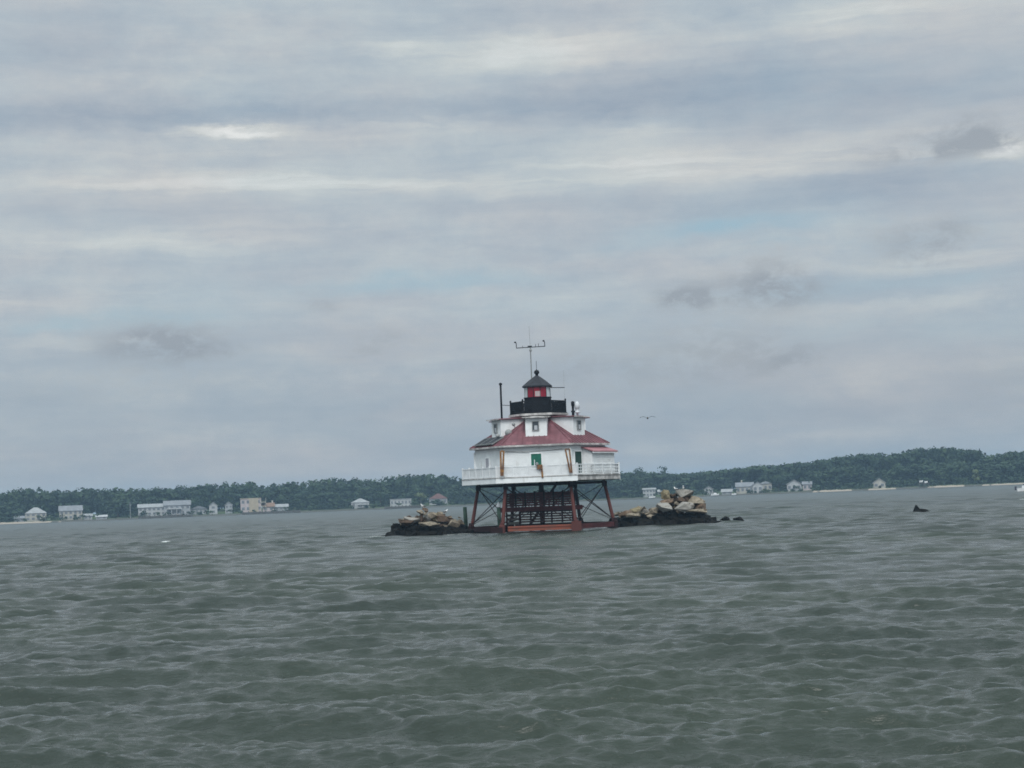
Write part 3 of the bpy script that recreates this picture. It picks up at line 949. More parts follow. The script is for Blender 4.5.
# six legs with footings, ring of fender beams, tie rods
for k, a in enumerate(CORN):
    m = MB()
    m.tube([hx(RB + 0.08, a, -0.8), hx(RB, a, 0.1), hx(RT, a, Z_DECK - 0.42)], [0.175, 0.175, 0.15], 10)
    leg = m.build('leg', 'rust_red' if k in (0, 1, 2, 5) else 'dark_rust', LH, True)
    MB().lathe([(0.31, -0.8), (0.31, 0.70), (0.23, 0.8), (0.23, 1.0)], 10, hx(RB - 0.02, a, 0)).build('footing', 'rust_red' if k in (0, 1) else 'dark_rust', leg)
    MB().lathe([(0.20, 4.05), (0.25, 4.1), (0.25, 4.5), (0.20, 4.55)], 10, hx(RT + 0.06, a, 0)).build('collar', 'dark_rust', leg)
for k in range(6):
    a, b = CORN[k], CORN[(k + 1) % 6]
    p, q = hx(RB, a, 0.42), hx(RB, b, 0.42)
    d = (q - p).normalized()
    if k == 0:
        p2, q2 = p + d * 0.55, q - d * 0.4
        MB().bar(p2, q2, 0.36, 0.46).bar(p2 + Vector((0, -0.22, 0.12)), q2 + Vector((0, -0.22, 0.12)), 0.06, 0.10).build('fender_beam', 'beam_orange', LH)
        MB().bar(p + d * 0.4 + Vector((0, 0.05, -0.42)), q - d * 0.4 + Vector((0, 0.05, -0.42)), 0.34, 0.22).build('sill_beam', 'dark_rust', LH)
    else:
        MB().bar(p + d * 0.38, q - d * 0.38, 0.3, 0.46).build('fender_beam', 'maroon' if k == 1 else 'dark_rust', LH)
for k in range(6):
    a, b = CORN[k], CORN[(k + 1) % 6]
    inner = 0.95
    for s, (u, v) in enumerate(((a, b), (b, a))):
        MB().tube([hx(RB * 0.985, u, 0.85), hx(RT * 0.985 - 0.04 * s, v, 4.05)], 0.040, 6).build('tie_rod', 'dark_rust', LH)
    # radial rods to the middle pile
    MB().tube([hx(RB * 0.96, a, 0.9), hx(0.25, a, 3.9)], 0.032, 6).build('tie_rod', 'dark_rust', LH)
    MB().tube([hx(RT * 0.97, a, 4.2), hx(0.25, a, 1.4)], 0.032, 6).build('tie_rod', 'dark_rust', LH)
    MB().bar(hx(0.3, a, Z_DECK - 0.65), hx(RT, a, Z_DECK - 0.65), 0.16, 0.24).build('floor_beam', 'dark_rust', LH)
MB().tube([(0, 0, -0.8), (0, 0, Z_DECK - 0.42)], 0.24, 10).build('centre_pile', 'dark_rust', LH, True)

# slatted landing cage under the deck: platform, upper and lower slat fences
PW, PD, ZP = 7.7, 5.2, 2.18
MB().box((0.05, -0.4, ZP), (PW, PD, 0.18)).bar((-PW / 2, -3.05, ZP - 0.02), (PW / 2 + 0.1, -3.05, ZP - 0.02), 0.10, 0.42).build('platform', 'maroon', LH)


def slat_fence(x0, x1, y, z0, z1, rows, posts, mat, mat2, fill=0.6):
    m = MB()
    for i in range(rows):
        z = z0 + (z1 - z0) * (i + 0.5) / rows
        m.bar((x0, y, z), (x1, y, z), 0.06, (z1 - z0) / rows * fill)
    f = m.build('slat_fence', mat, LH)
    for i in range(posts):
        x = x0 + (x1 - x0) * i / (posts - 1)
        MB().bar((x, y - 0.09, z0 - 0.05), (x, y - 0.09, z1 + 0.12), 0.15).build('post', mat2, f)
    return f


slat_fence(-3.15, 3.05, -2.95, ZP + 0.24, 3.70, 6, 8, 'maroon', 'dark_rust', 0.80)
slat_fence(-3.15, 3.05, 2.1, ZP + 0.24, 3.60, 5, 6, 'dark_rust', 'dark_rust', 0.3)
slat_fence(-1.9, 3.0, -2.80, 0.85, 2.0, 5, 6, 'brown_timber', 'dark_rust', 0.60)
slat_fence(-3.2, -1.98, -2.6, 0.7, 1.8, 3, 2, 'grey_wood', 'dark_rust')
# a ladder-like stair rising inside the cage
m = MB()
for s in (-0.45, 0.45):
    m.bar((-1.2, -0.6 + s, 0.6), (1.6, -0.6 + s, Z_DECK - 0.5), 0.10, 0.2)
for i in range(14):
    u = (i + 0.5) / 14
    m.box((-1.2 + 2.8 * u, -0.6, 0.6 + (Z_DECK - 1.1) * u), (0.26, 0.9, 0.05))
m.build('stairway', 'dark_rust', LH)
MB().box((3.45, -6.2, 0.45), (0.9, 0.7, 0.9)).build('boat_fender', 'rust_red', LH)
MB().box((-3.9, -6.15, 0.2), (1.1, 0.7, 0.75)).build('boat_fender', 'dark_rust', LH)

# deck
m = MB()
hexprism(m, [(7.38, Z_DECK - 0.42), (7.38, Z_DECK - 0.02)])
dk = m.build('deck', 'dirty_trim', LH)
m = MB()
for k in range(6):
    if k == 1:
        continue
    p, q = hx(7.50, CORN[k], Z_DECK - 0.24), hx(7.50, CORN[(k + 1) % 6], Z_DECK - 0.24)
    m.bar(p, q, 0.10, 0.46)
m.build('fascia', 'white_paint', dk)
p, q = hx(7.48, CORN[1], Z_DECK - 0.22), hx(7.48, CORN[2], Z_DECK - 0.22)
mm = MB().bar(p, q, 0.08, 0.36).build('fascia', 'dirty_trim', dk)
mm['label'] = 'dirty grey fascia board with peeling paint'
m = MB()
hexprism(m, [(7.60, Z_DECK + 0.0), (7.60, Z_DECK + 0.07)])
m.build('deck_floor', 'dirty_trim', dk)
# railings, one per side
for k in range(6):
    a, b = CORN[k], CORN[(k + 1) % 6]
    p, q = hx(7.44, a, 0), hx(7.44, b, 0)
    d = q - p
    L = d.length
    d.normalize()
    m = MB()
    zt = Z_DECK + 1.02
    for z, h_ in ((zt, 0.09), (Z_DECK + 0.16, 0.08)):
        m.bar(p + Vector((0, 0, z)), q + Vector((0, 0, z)), 0.10, h_)
    if k == 1:
        for z in (Z_DECK + 0.42, Z_DECK + 0.72):
            m.bar(p + Vector((0, 0, z)), q + Vector((0, 0, z)), 0.05, 0.07)
        sp, wd = 0.42, 0.05
    else:
        sp, wd = 0.115, 0.088
    i = sp / 2
    ang_ = math.atan2(d.y, d.x)
    while i < L:
        c_ = p + d * i
        m.box((c_.x, c_.y, Z_DECK + 0.60), (wd, 0.03, 0.84), ang_)
        i += sp
    rl = m.build('railing', 'rail_white', LH)
    for i in range(5):
        c_ = p + d * (L * i / 5)
        MB().box((c_.x, c_.y, Z_DECK + 0.62), (0.13, 0.13, 1.10), ang_).build('post', 'rail_white', rl)

# cottage walls with corner boards
RW, ZE = 6.2, 8.00
m = MB()
hexprism(m, [(RW, Z_DECK + 0.07), (RW, ZE)])
wl_ = m.build('wall', 'white_paint', LH)
m = MB()
for a in CORN:
    m.bar(hx(RW + 0.02, a, Z_DECK + 0.1), hx(RW + 0.02, a, ZE - 0.3), 0.20)
m.build('corner_boards', 'white_paint', wl_)
m = MB()
for k in range(6):
    for i in range(16):
        z = Z_DECK + 0.25 + i * 0.165
        m.bar(hx(RW + 0.012, CORN[k], z), hx(RW + 0.012, CORN[(k + 1) % 6], z), 0.012, 0.02)
m.build('clapboards', 'white_paint', wl_)


def on_face(k, u, z, out=0.0, Rr=RW):
    """point on wall face k (0 = front), u metres right of its middle seen from outside"""
    a = R(60 * k)
    ap = Rr * math.cos(R(30)) + out
    return Vector((ap * math.sin(a) + u * math.cos(a), -ap * math.cos(a) + u * math.sin(a), z))


def face_box(m, k, u, z, size, out=0.0, Rr=RW):
    return m.box(on_face(k, u, z, out, Rr), size, R(60 * k))


def opening(name, k, u, z0, z1, w, mat, frame='white_paint', Rr=RW):
    o = face_box(MB(), k, u, (z0 + z1) / 2, (w, 0.10, z1 - z0), 0.05, Rr).build(name, mat, LH)
    f = MB()
    zc, h_ = (z0 + z1) / 2, z1 - z0
    face_box(f, k, u - w / 2 - 0.06, zc, (0.12, 0.14, h_ + 0.24), 0.06, Rr)
    face_box(f, k, u + w / 2 + 0.06, zc, (0.12, 0.14, h_ + 0.24), 0.06, Rr)
    face_box(f, k, u, z1 + 0.06, (w, 0.14, 0.12), 0.06, Rr)
    face_box(f, k, u, z0 - 0.06, (w, 0.14, 0.12), 0.06, Rr)
    f.build('frame', frame, o)
    return o


o = opening('shutter', 0, -0.05, 5.95, 7.24, 0.95, 'green_paint', 'white_paint')
MB().box(on_face(0, -0.22, 6.4, 0.12), (0.07, 0.05, 0.6)).build('batten', 'rail_white', o)
o = opening('door', 1, -1.9, Z_DECK + 0.25, 7.32, 1.15, 'dark_green_paint', 'white_paint')
MB().lathe([(0.05, -0.05), (0.05, 0.05)], 8, on_face(1, -1.5, 6.1, 0.14)).build('handle', 'galvanised', o)
opening('window', 5, -0.2, 5.75, 7.05, 0.75, 'lavender_glass', 'white_paint')
for k in (2, 3, 4):
    opening('window', k, 0.0, 5.75, 7.05, 0.8, 'lavender_glass', 'white_paint')

# main roof, red standing seam metal, cut off under the lantern gallery
RE, ZR0, RIN, ZR1 = 6.68, 8.08, 1.6, 10.88
m = MB()
hexprism(m, [(RE, ZR0 - 0.10), (RE, ZR0), (RIN, ZR1)])
slope = (ZR1 - ZR0) / (RE - RIN)
for k in range(6):
    a0, a1 = CORN[k], CORN[(k + 1) % 6]
    e0, e1 = hx(RE, a0, ZR0), hx(RE, a1, ZR0)
    for i in range(1, 13):
        u = i / 13
        base = e0.lerp(e1, u)
        # up the slope until it meets a hip
        lim = 1 - abs(2 * u - 1)
        top_r = max(RIN, RE * (1 - lim) + 0.05)
        f_ = (RE - top_r) / (RE)
        mid = (e0 + e1) / 2
        inward = Vector((-mid.x, -mid.y, 0))
        end = base + inward * f_
        end.z = ZR0 + slope * (RE * f_)
        m.bar(base + Vector((0, 0, 0.02)), end + Vector((0, 0, 0.02)), 0.045, 0.07)
    m.tube([hx(RE, a0, ZR0 + 0.03), hx(RIN, a0, ZR1 + 0.03)], 0.07, 6)
roof = m.build('roof', 'red_roof', LH)
m = MB()
for k in range(6):
    m.bar(hx(RE + 0.03, CORN[k], ZR0 - 0.07), hx(RE + 0.03, CORN[(k + 1) % 6], ZR0 - 0.07), 0.10, 0.16)
m.build('gutter', 'dirty_trim', roof)

# dormers
DD, DW, ZD = 4.5, 2.0, 10.62
for k in range(6):
    a = R(60 * k)
    rot = Matrix.Rotation(a, 3, 'Z')

    def L2(x, y, z):
        return rot @ Vector((x, -y, z))
    zb = ZR0 + slope * (RE - DD / math.cos(R(30)))
    m = MB()
    yi = 1.3
    m.add([L2(-DW / 2, DD, zb - 0.08), L2(DW / 2, DD, zb - 0.08), L2(DW / 2, DD, ZD), L2(-DW / 2, DD, ZD),
           L2(-DW / 2, yi, zb - 0.08), L2(DW / 2, yi, zb - 0.08), L2(DW / 2, yi, ZD), L2(-DW / 2, yi, ZD)],
          [(0, 1, 2, 3), (4, 7, 6, 5), (0, 4, 5, 1), (1, 5, 6, 2), (2, 6, 7, 3), (3, 7, 4, 0)])
    dm = m.build('dormer', 'white_paint', LH)
    m = MB()
    e, yo = 0.28, DD + 0.34
    z0, z1 = ZD + 0.0, ZD + 0.10
    m.add([L2(-DW / 2 - e, yo, z0), L2(DW / 2 + e, yo, z0), L2(DW / 2 + e, yi, z1), L2(-DW / 2 - e, yi, z1),
           L2(-DW / 2 - e, yo, z0 + 0.05), L2(0, yo - 0.25, z0 + 0.13), L2(DW / 2 + e, yo, z0 + 0.05), L2(DW / 2 + e, yi, z1 + 0.08), L2(0, yi, z1 + 0.17), L2(-DW / 2 - e, yi, z1 + 0.08)],
          [(0, 3, 2, 1), (0, 1, 6, 5, 4), (4, 5, 8, 9), (5, 6, 7, 8), (1, 2, 7, 6), (3, 0, 4, 9), (2, 3, 9, 8, 7)])
    rf = m.build('roof', 'red_roof' if k else 'dirty_trim', dm)
    MB().bar(L2(-DW / 2 - e, yo + 0.03, z0 + 0.03), L2(DW / 2 + e, yo + 0.03, z0 + 0.01), 0.06, 0.10).build('fascia', 'dirty_trim', rf)
    w = MB().box(L2(-0.05, DD + 0.03, 9.85), (0.54, 0.08, 0.78), a).build('window', 'window_glass', dm)
    f = MB()
    for s in (-1, 1):
        f.box(L2(-0.05 + s * 0.30, DD + 0.04, 9.85), (0.06, 0.12, 0.90), a)
        f.box(L2(-0.05, DD + 0.04, 9.85 + s * 0.42), (0.54, 0.12, 0.06), a)
    f.build('frame', 'dish_grey', w)
    MB().box(L2(-0.02, DD + 0.085, 9.68), (0.3, 0.03, 0.4), a).build('curtain', 'pale_curtain', w)

# gallery base, gallery railing, lantern
m = MB()
hexprism(m, [(1.9, 10.62), (2.55, 10.88), (2.86, 10.93), (2.86, 11.12)])
m.build('cornice', 'dirty_trim', LH)
m = MB()
hexprism(m, [(2.75, 11.125), (2.75, 11.20)])
m.build('gallery_floor', 'black_iron', LH)
gr = MB()
for k in range(6):
    p, q = hx(2.62, CORN[k], 0), hx(2.62, CORN[(k + 1) % 6], 0)
    d = (q - p)
    L = d.length
    d.normalize()
    an = math.atan2(d.y, d.x)
    for z, h_ in ((12.28, 0.09), (12.02, 0.05), (11.55, 0.05), (11.28, 0.07)):
        gr.bar(p + Vector((0, 0, z)), q + Vector((0, 0, z)), 0.06, h_)
    i = 0.05
    while i < L:
        c_ = p + d * i
        gr.box((c_.x, c_.y, 11.72), (0.045, 0.03, 1.1), an)
        i += 0.105
    for u in (0.25, 0.75):
        c_ = p + d * (L * u)
        gr.bar(c_ + Vector((0, 0, 11.3)) - d * 0.5, c_ + Vector((0, 0, 12.2)) + d * 0.5, 0.05)
        gr.bar(c_ + Vector((0, 0, 11.3)) + d * 0.5, c_ + Vector((0, 0, 12.2)) - d * 0.5, 0.05)
gal = gr.build('gallery_railing', 'black_iron', LH)
for k in range(6):
    MB().lathe([(0.075, 11.2), (0.075, 12.36), (0.11, 12.42), (0.03, 12.52)], 8, hx(2.62, CORN[k], 0)).build('post', 'black_iron', gal)
lan = MB().lathe([(1.36, 11.2), (1.36, 12.62), (1.42, 12.66), (1.42, 12.72)], 8, start=R(22.5)).build('lantern', 'black_iron', LH)
ra, zl0, zl1 = 1.24, 12.72, 13.66
for k in range(12):
    a0, a1 = R(15 + 30 * k), R(45 + 30 * k)
    p, q = hx(ra, a0, 0), hx(ra, a1, 0)
    am = (math.degrees((a0 + a1) / 2) + 180) % 360 - 180
    redp = abs(am) < 50 or abs(am) > 140
    d = (q - p).normalized()
    n_ = Vector((p.x + q.x, p.y + q.y, 0)).normalized() * 0.02
    MB().add([p + d * .04 + Vector((0, 0, zl0)), q - d * .04 + Vector((0, 0, zl0)), q - d * .04 + Vector((0, 0, zl1)), p + d * .04 + Vector((0, 0, zl1)),
              p + d * .04 + n_ + Vector((0, 0, zl0)), q - d * .04 + n_ + Vector((0, 0, zl0)), q - d * .04 + n_ + Vector((0, 0, zl1)), p + d * .04 + n_ + Vector((0, 0, zl1))],
             [(0, 1, 2, 3), (4, 7, 6, 5), (0, 4, 5, 1), (1, 5, 6, 2), (2, 6, 7, 3), (3, 7, 4, 0)]).build('pane', 'red_pane' if redp else 'pale_glass', lan)
    MB().tube([hx(ra, a0, zl0), hx(ra, a0, zl1)], 0.035, 6).build('mullion', 'black_iron', lan)
MB().box((0.10, -1.19, 13.02), (0.52, 0.06, 0.5)).build('lamp_panel', 'house_pink', lan)
lr = MB().lathe([(1.38, 13.66), (1.52, 13.70), (1.52, 13.80), (0.85, 14.33), (0.26, 14.74), (0.16, 14.82)], 8, start=R(22.5)).build('lantern_roof', 'slate_black', LH)
MB().lathe([(0.15, 14.80), (0.13, 14.92), (0.24, 15.02), (0.26, 15.14), (0.2, 15.28), (0.06, 15.36), (0.02, 15.42)], 12).build('finial', 'black_iron', lr, True)
MB().tube([(0, 0, 15.4), (0, 0, 16.2)], 0.022, 6).build('lightning_rod', 'black_iron', lr)


# roof fittings -------------------------------------------------
def loc_px(px, py, ylocal):
    """photo pixel at the lighthouse, ylocal metres behind its axis, in the lighthouse's own coordinates"""
    w = at(px, py, LY + ylocal)
    v = Matrix.Rotation(R(4), 3, 'Z') @ (w - Vector((LX, LY, 0)))
    return v


p = loc_px(531.6, 378, -0.2)
t_ = loc_px(530.4, 347.2, -0.2)
mast = MB().tube([Vector((p.x, p.y, 12.2)), Vector((p.x, p.y, t_.z + 0.05))], [0.065, 0.05], 8).lathe([(0.09, t_.z - 0.42), (0.12, t_.z - 0.3), (0.09, t_.z - 0.15)], 8, (p.x, p.y, 0)).build('weather_mast', 'galvanised', LH)
zc = t_.z
cr = MB().tube([(p.x - 1.36, p.y, zc - 0.03), (p.x + 1.42, p.y, zc + 0.03)], 0.045, 6).box((p.x - 0.05, p.y, zc + 0.07), (0.4, 0.12, 0.14)).build('crossarm', 'slate_black', mast)
for x, h_ in ((-1.34, 0.50), (1.38, 0.52)):
    MB().tube([(p.x + x, p.y, zc), (p.x + x, p.y, zc + h_ - 0.08), (p.x + x - 0.08, p.y, zc + h_)], 0.04, 6).lathe([(0.04, 0), (0.10, 0.03), (0.10, 0.12), (0.03, 0.16)], 8, (p.x + x - 0.1, p.y, zc + h_ - 0.05)).build('wind_sensor', 'slate_black', cr)
for x, h_ in ((0.5, 0.28), (0.78, 0.33), (-0.75, 0.16)):
    MB().tube([(p.x + x, p.y, zc), (p.x + x, p.y, zc + h_)], 0.025, 6).build('probe', 'slate_black', cr)
MB().tube([(p.x - 0.02, p.y, zc), (p.x - 0.05, p.y, zc + 2.0)], 0.014, 5).build('whip_antenna', 'galvanised', mast)

p = loc_px(501.8, 417.5, -1.5)
t_ = loc_px(500.2, 384.0, -1.5)
sp = MB().tube([(p.x, p.y, 10.6), (p.x, p.y, t_.z)], 0.095, 10).build('stovepipe', 'black_iron', LH, True)
MB().lathe([(0.10, t_.z - 0.12), (0.16, t_.z - 0.08), (0.16, t_.z + 0.04), (0.05, t_.z + 0.12)], 10, (p.x, p.y, 0)).build('cap', 'black_iron', sp)
MB().tube([(p.x, p.y, 12.05), (-2.6, -0.2, 12.05)], 0.03, 6).build('stay', 'black_iron', sp)
MB().tube([(1.3, -0.3, 13.58), (2.62, -0.3, 13.54)], 0.04, 6).build('arm', 'black_iron', lan)
MB().tube([(2.58, -0.3, 15.2), (2.58, -0.3, 12.2)], 0.008, 5).build('wire', 'galvanised', LH)
p = loc_px(573.2, 414.5, -1.9)
fh = MB().lathe([(0.13, 0), (0.13, 0.35), (0.20, 0.4), (0.20, 0.5), (0.11, 0.55), (0.13, 0.95), (0.17, 1.0), (0.17, 1.35), (0.08, 1.42)], 10, (p.x, p.y, 10.72)).build('fog_detector', 'black_iron', LH, True)
p = loc_px(577.5, 414.5, -1.9)
MB().lathe([(0.10, 0), (0.10, 0.22), (0.26, 0.26), (0.26, 0.36), (0.16, 0.42), (0.16, 0.62), (0.22, 0.68), (0.25, 0.85), (0.25, 1.0), (0.16, 1.25), (0.04, 1.34)], 12, (p.x, p.y, 10.76)).build('marine_lamp', 'horn_white', LH, True)

# solar panel lying on the left roof face
k = 5
a = R(-60)
sl_ang = math.atan(slope / math.cos(R(30)))
ctr = on_face(5, -0.25, 0, 0, 0) if False else None
apE = RE * math.cos(R(30))
dist_in = 0.72
ap = apE - dist_in * math.cos(sl_ang)
base = Vector((ap * math.sin(a) - 0.35 * math.cos(a), -ap * math.cos(a) - 0.35 * math.sin(a), ZR0 + dist_in * math.sin(sl_ang) + 0.18))
rotm = Matrix.Rotation(a, 3, 'Z') @ Matrix.Rotation(sl_ang * 0.88, 3, 'X')
sp_ = MB().box(base, (4.0, 1.30, 0.07), mat=rotm).build('solar_panel', 'solar_cell', LH)
f = MB()
for s in (-1, 1):
    f.box(base + rotm @ Vector((s * 2.03, 0, 0)), (0.06, 1.42, 0.11), mat=rotm)
    f.box(base + rotm @ Vector((0, s * 0.68, 0)), (4.0, 0.06, 0.11), mat=rotm)
f.box(base + rotm @ Vector((0.7, 0, 0.012)), (0.04, 1.30, 0.09), mat=rotm).box(base + rotm @ Vector((-0.75, 0, 0.012)), (0.04, 1.30, 0.09), mat=rotm)
f.build('frame', 'galvanised', sp_)
# dishes and a box on the left dormer's side wall
for px, py, rr_ in ((508.5, 433.0, 0.34), (497.6, 436.0, 0.20), (513.5, 424.5, 0.17)):
    q = loc_px(px, py, -3.3)
    d_ = MB().lathe([(0.03, 0.10), (rr_ * 0.6, 0.05), (rr_, -0.06), (rr_ * 1.02, -0.08), (rr_ * 0.6, 0.0), (0.02, 0.05)], 14)
    vs = [Matrix.Rotation(R(100), 3, 'X') @ Vector(v) for v in d_.v]
    d_.v = [tuple(v + q) for v in vs]
    ds = d_.build('satellite_dish', 'dish_grey', LH, True)
    MB().tube([q + Vector((0, 0.02, 0)), q + Vector((0.1, 0.5, -0.3))], 0.04, 6).build('bracket', 'galvanised', ds)

# lean-to outhouse on the right side of the deck
k, u0, u1, dep = 1, -0.98, 3.0, 1.06
a = R(60)
m = MB()
A = [on_face(1, u0, Z_DECK + 0.07, 0.02), on_face(1, u1, Z_DECK + 0.07, 0.02), on_face(1, u1, Z_DECK + 0.07, dep), on_face(1, u0, Z_DECK + 0.07, dep)]
zi, zo = 7.60, 7.22
vs = A + [Vector((A[0].x, A[0].y, zi)), Vector((A[1].x, A[1].y, zi)), Vector((A[2].x, A[2].y, zo)), Vector((A[3].x, A[3].y, zo))]
m.add(vs, [(0, 3, 2, 1), (4, 5, 6, 7), (0, 1, 5, 4), (1, 2, 6, 5), (2, 3, 7, 6), (3, 0, 4, 7)])
lt = m.build('outhouse', 'weathered_white', LH)
lt['label'] = 'white lean-to outhouse with peeling boards'
m = MB()
e = 0.22
P = [on_face(1, u0 - e, zi + 0.09, 0.0), on_face(1, u1 + e, zi + 0.09, 0.0), on_face(1, u1 + e, zo + 0.02, dep + 0.30), on_face(1, u0 - e, zo + 0.02, dep + 0.30)]
m.add(P + [v + Vector((0, 0, 0.10)) for v in P], [(0, 3, 2, 1), (4, 5, 6, 7), (0, 1, 5, 4), (1, 2, 6, 5), (2, 3, 7, 6), (3, 0, 4, 7)])
rf = m.build('roof', 'pink_roof', lt)
MB().bar(on_face(1, u0 - e, zo - 0.03, dep + 0.24), on_face(1, u1 + e, zo - 0.03, dep + 0.24), 0.06, 0.14).build('fascia', 'white_paint', rf)
m = MB()
for i in range(11):
    z = Z_DECK + 0.3 + i * 0.19
    m.bar(on_face(1, u0 + 0.05, z, dep + 0.012), on_face(1, u1 - 0.05, z, dep + 0.012), 0.022, 0.025)
m.build('boards', 'weathered_white', lt)
MB().bar(on_face(1, u0 + 0.1, Z_DECK + 0.14, dep + 0.03), on_face(1, u1 - 0.1, Z_DECK + 0.14, dep + 0.03), 0.06, 0.18).build('skirting', 'grey_wood', lt)
# small lean-to store on the far left side
m = MB()
A = [on_face(4, -0.9, Z_DECK + 0.07, 0.02), on_face(4, 0.9, Z_DECK + 0.07, 0.02), on_face(4, 0.9, Z_DECK + 0.07, 0.75), on_face(4, -0.9, Z_DECK + 0.07, 0.75)]
vs = A + [Vector((A[0].x, A[0].y, 7.2)), Vector((A[1].x, A[1].y, 7.2)), Vector((A[2].x, A[2].y, 6.9)), Vector((A[3].x, A[3].y, 6.9))]
m.add(vs, [(0, 3, 2, 1), (4, 5, 6, 7), (0, 1, 5, 4), (1, 2, 6, 5), (2, 3, 7, 6), (3, 0, 4, 7)])
st = m.build('store', 'white_paint', LH)
P = [on_face(4, -1.1, 7.30, 0.0), on_face(4, 1.1, 7.30, 0.0), on_face(4, 1.1, 6.88, 1.0), on_face(4, -1.1, 6.88, 1.0)]
MB().add(P + [v + Vector((0, 0, 0.12)) for v in P], [(0, 3, 2, 1), (4, 5, 6, 7), (0, 1, 5, 4), (1, 2, 6, 5), (2, 3, 7, 6), (3, 0, 4, 7)]).build('roof', 'pink_roof', st)

# davits: hinged timber arms standing at the rail
def davit(top1, top2, bottom, yl=-6.58, w=0.15):
    a_, b_, c_ = loc_px(*top1, yl), loc_px(*top2, yl), loc_px(*bottom, yl)
    return MB().bar(c_, a_, w).bar(c_ + Vector((0.14, 0.05, 0)), b_ + Vector((0, 0.05, 0)), w).bar(a_, b_, w * 0.8).build('davit', 'amber_wood', LH)


davit((500.6, 451.2), (503.6, 451.0), (501.2, 476.0), w=0.17)
davit((565.4, 449.4), (569.4, 449.0), (570.3, 473.0), yl=-6.95)
c0, c1 = loc_px(542.6, 477.5, -6.6), loc_px(541.4, 465.5, -6.6)
bp = MB().bar(c0, c1, 0.17).box(c1 + Vector((-0.15, 0, -0.12)), (0.48, 0.3, 0.42)).build('winch_post', 'amber_wood', LH)
MB().lathe([(0.07, 0), (0.07, 0.25), (0.13, 0.3), (0.13, 0.5), (0.04, 0.56)], 8, c1 + Vector((-0.4, 0, -0.25))).build('lamp', 'dish_grey', bp)
# rolled hose along the top of the wall under the eave (a grey conduit)
MB().tube([on_face(0, -2.9, 7.55, 0.08), on_face(0, -1.0, 7.45, 0.08), on_face(0, 2.8, 7.60, 0.08)], 0.03, 6).build('conduit', 'dirty_trim', wl_)


# piles beside the lighthouse
def pile(label, px, pyt, Y, r, cap):
    tp = at(px, pyt, Y)
    t = thing('mooring_pile', label, 'pile', (tp.x, tp.y, 0))
    MB().tube([(0.06, 0, -1.0), (0.03, 0, tp.z * 0.5), (0, 0, tp.z)], [r, r * 0.97, r * 0.92], 10).build('pole', 'green_pile', t, True)
    if cap:
        MB().lathe([(r * 1.15, tp.z - 0.06), (r * 1.15, tp.z + 0.05), (0.05, tp.z + 0.42)], 10).build('cap', 'horn_white', t)
    return t


pile('green timber pile without cap left of the lighthouse legs', 464.8, 507.0, 184, 0.20, False)
pile('green timber pile with a white cone cap behind the front leg', 498.5, 506.5, 177.0, 0.19, True)

# ------------------------------------------------------------------ rocks
rngr = random.Random(21)


def hull(m, c, size, n=16, rz=0.0, tilt=0.0, rng=rngr):
    bm = bmesh.new()
    rot = Matrix.Rotation(rz, 3, 'Z') @ Matrix.Rotation(tilt, 3, 'Y')
    for i in range(n):
        d = Vector((rng.gauss(0, 1), rng.gauss(0, 1), rng.gauss(0, 1))).normalized()
        mx = max(abs(d.x), abs(d.y), abs(d.z))
        d = d / mx ** 0.75 * 0.92     # nearly a block, with knocked-off corners
        d = Vector((d.x * size[0] / 2, d.y * size[1] / 2, d.z * size[2] / 2)) * rng.uniform(0.88, 1.08)
        bm.verts.new(rot @ d)
    r_ = bmesh.ops.convex_hull(bm, input=bm.verts)
    dele = list({g for g in r_['geom_interior'] + r_['geom_unused'] if isinstance(g, bmesh.types.BMVert)})
    if dele:
        bmesh.ops.delete(bm, geom=dele, context='VERTS')
    bmesh.ops.subdivide_edges(bm, edges=list(bm.edges), cuts=2, use_grid_fill=True)
    for v in bm.verts:
        v.co += v.co.normalized() * min(size) * rng.uniform(-0.035, 0.025)
    bm.verts.index_update()
    c = Vector(c)
    m.add([c + v.co for v in bm.verts], [tuple(v.index for v in f.verts) for f in bm.faces])
    bm.free()


def mound(label, xs, Y, n):
    """dark wet riprap under the loose stones; xs = [(px, top y, waterline y)]"""
    m = MB()
    pxs = [q[0] for q in xs]
    for i in range(n):
        px = rngr.uniform(pxs[0], pxs[-1])
        pt = np.interp(px, pxs, [q[1] for q in xs])
        pb = np.interp(px, pxs, [q[2] for q in xs])
        dep = rngr.uniform(-2.2, 2.6)
        top = at(px, pt, Y).z
        zz = top * (1 - max(0, -dep - 0.2) / 2.4) * rngr.uniform(0.35, 1.0)
        s = rngr.uniform(0.55, 1.5) * (0.5 + 0.5 * min(1, top))
        p_ = at(px, pb, Y)
        hull(m, (p_.x, Y + dep, max(0.0, zz - s * 0.30)), (s * 1.2, s * 1.2, s * 0.85), 12, rngr.uniform(0, 6), rngr.uniform(-.3, .3))
    # core that fills the gaps
    n2 = 40
    core = MB()
    for i in range(n2 + 1):
        px = pxs[0] + (pxs[-1] - pxs[0]) * i / n2
        pt = np.interp(px, pxs, [q[1] for q in xs])
        z = max(0.05, at(px, pt, Y).z * 0.72)
        x = at(px, pt, Y).x
        for dy, k_ in ((-2.6, -0.6), (-1.6, 0.45), (-0.4, 0.9), (0.8, 1.0), (2.0, 0.8), (3.4, -0.6)):
            core.v.append((x, Y + dy + rngr.uniform(-.2, .2), (z * k_ if k_ > 0 else -0.6) + (rngr.uniform(-.08, .08) if k_ > 0 else 0)))
    for i in range(n2):
        for j in range(5):
            core.f.append((i * 6 + j, i * 6 + 6 + j, i * 6 + 7 + j, i * 6 + 1 + j))
    m.add(core.v, core.f)
    tag(m.build('riprap', 'wet_rock'), label, 'rock bank', kind='stuff')


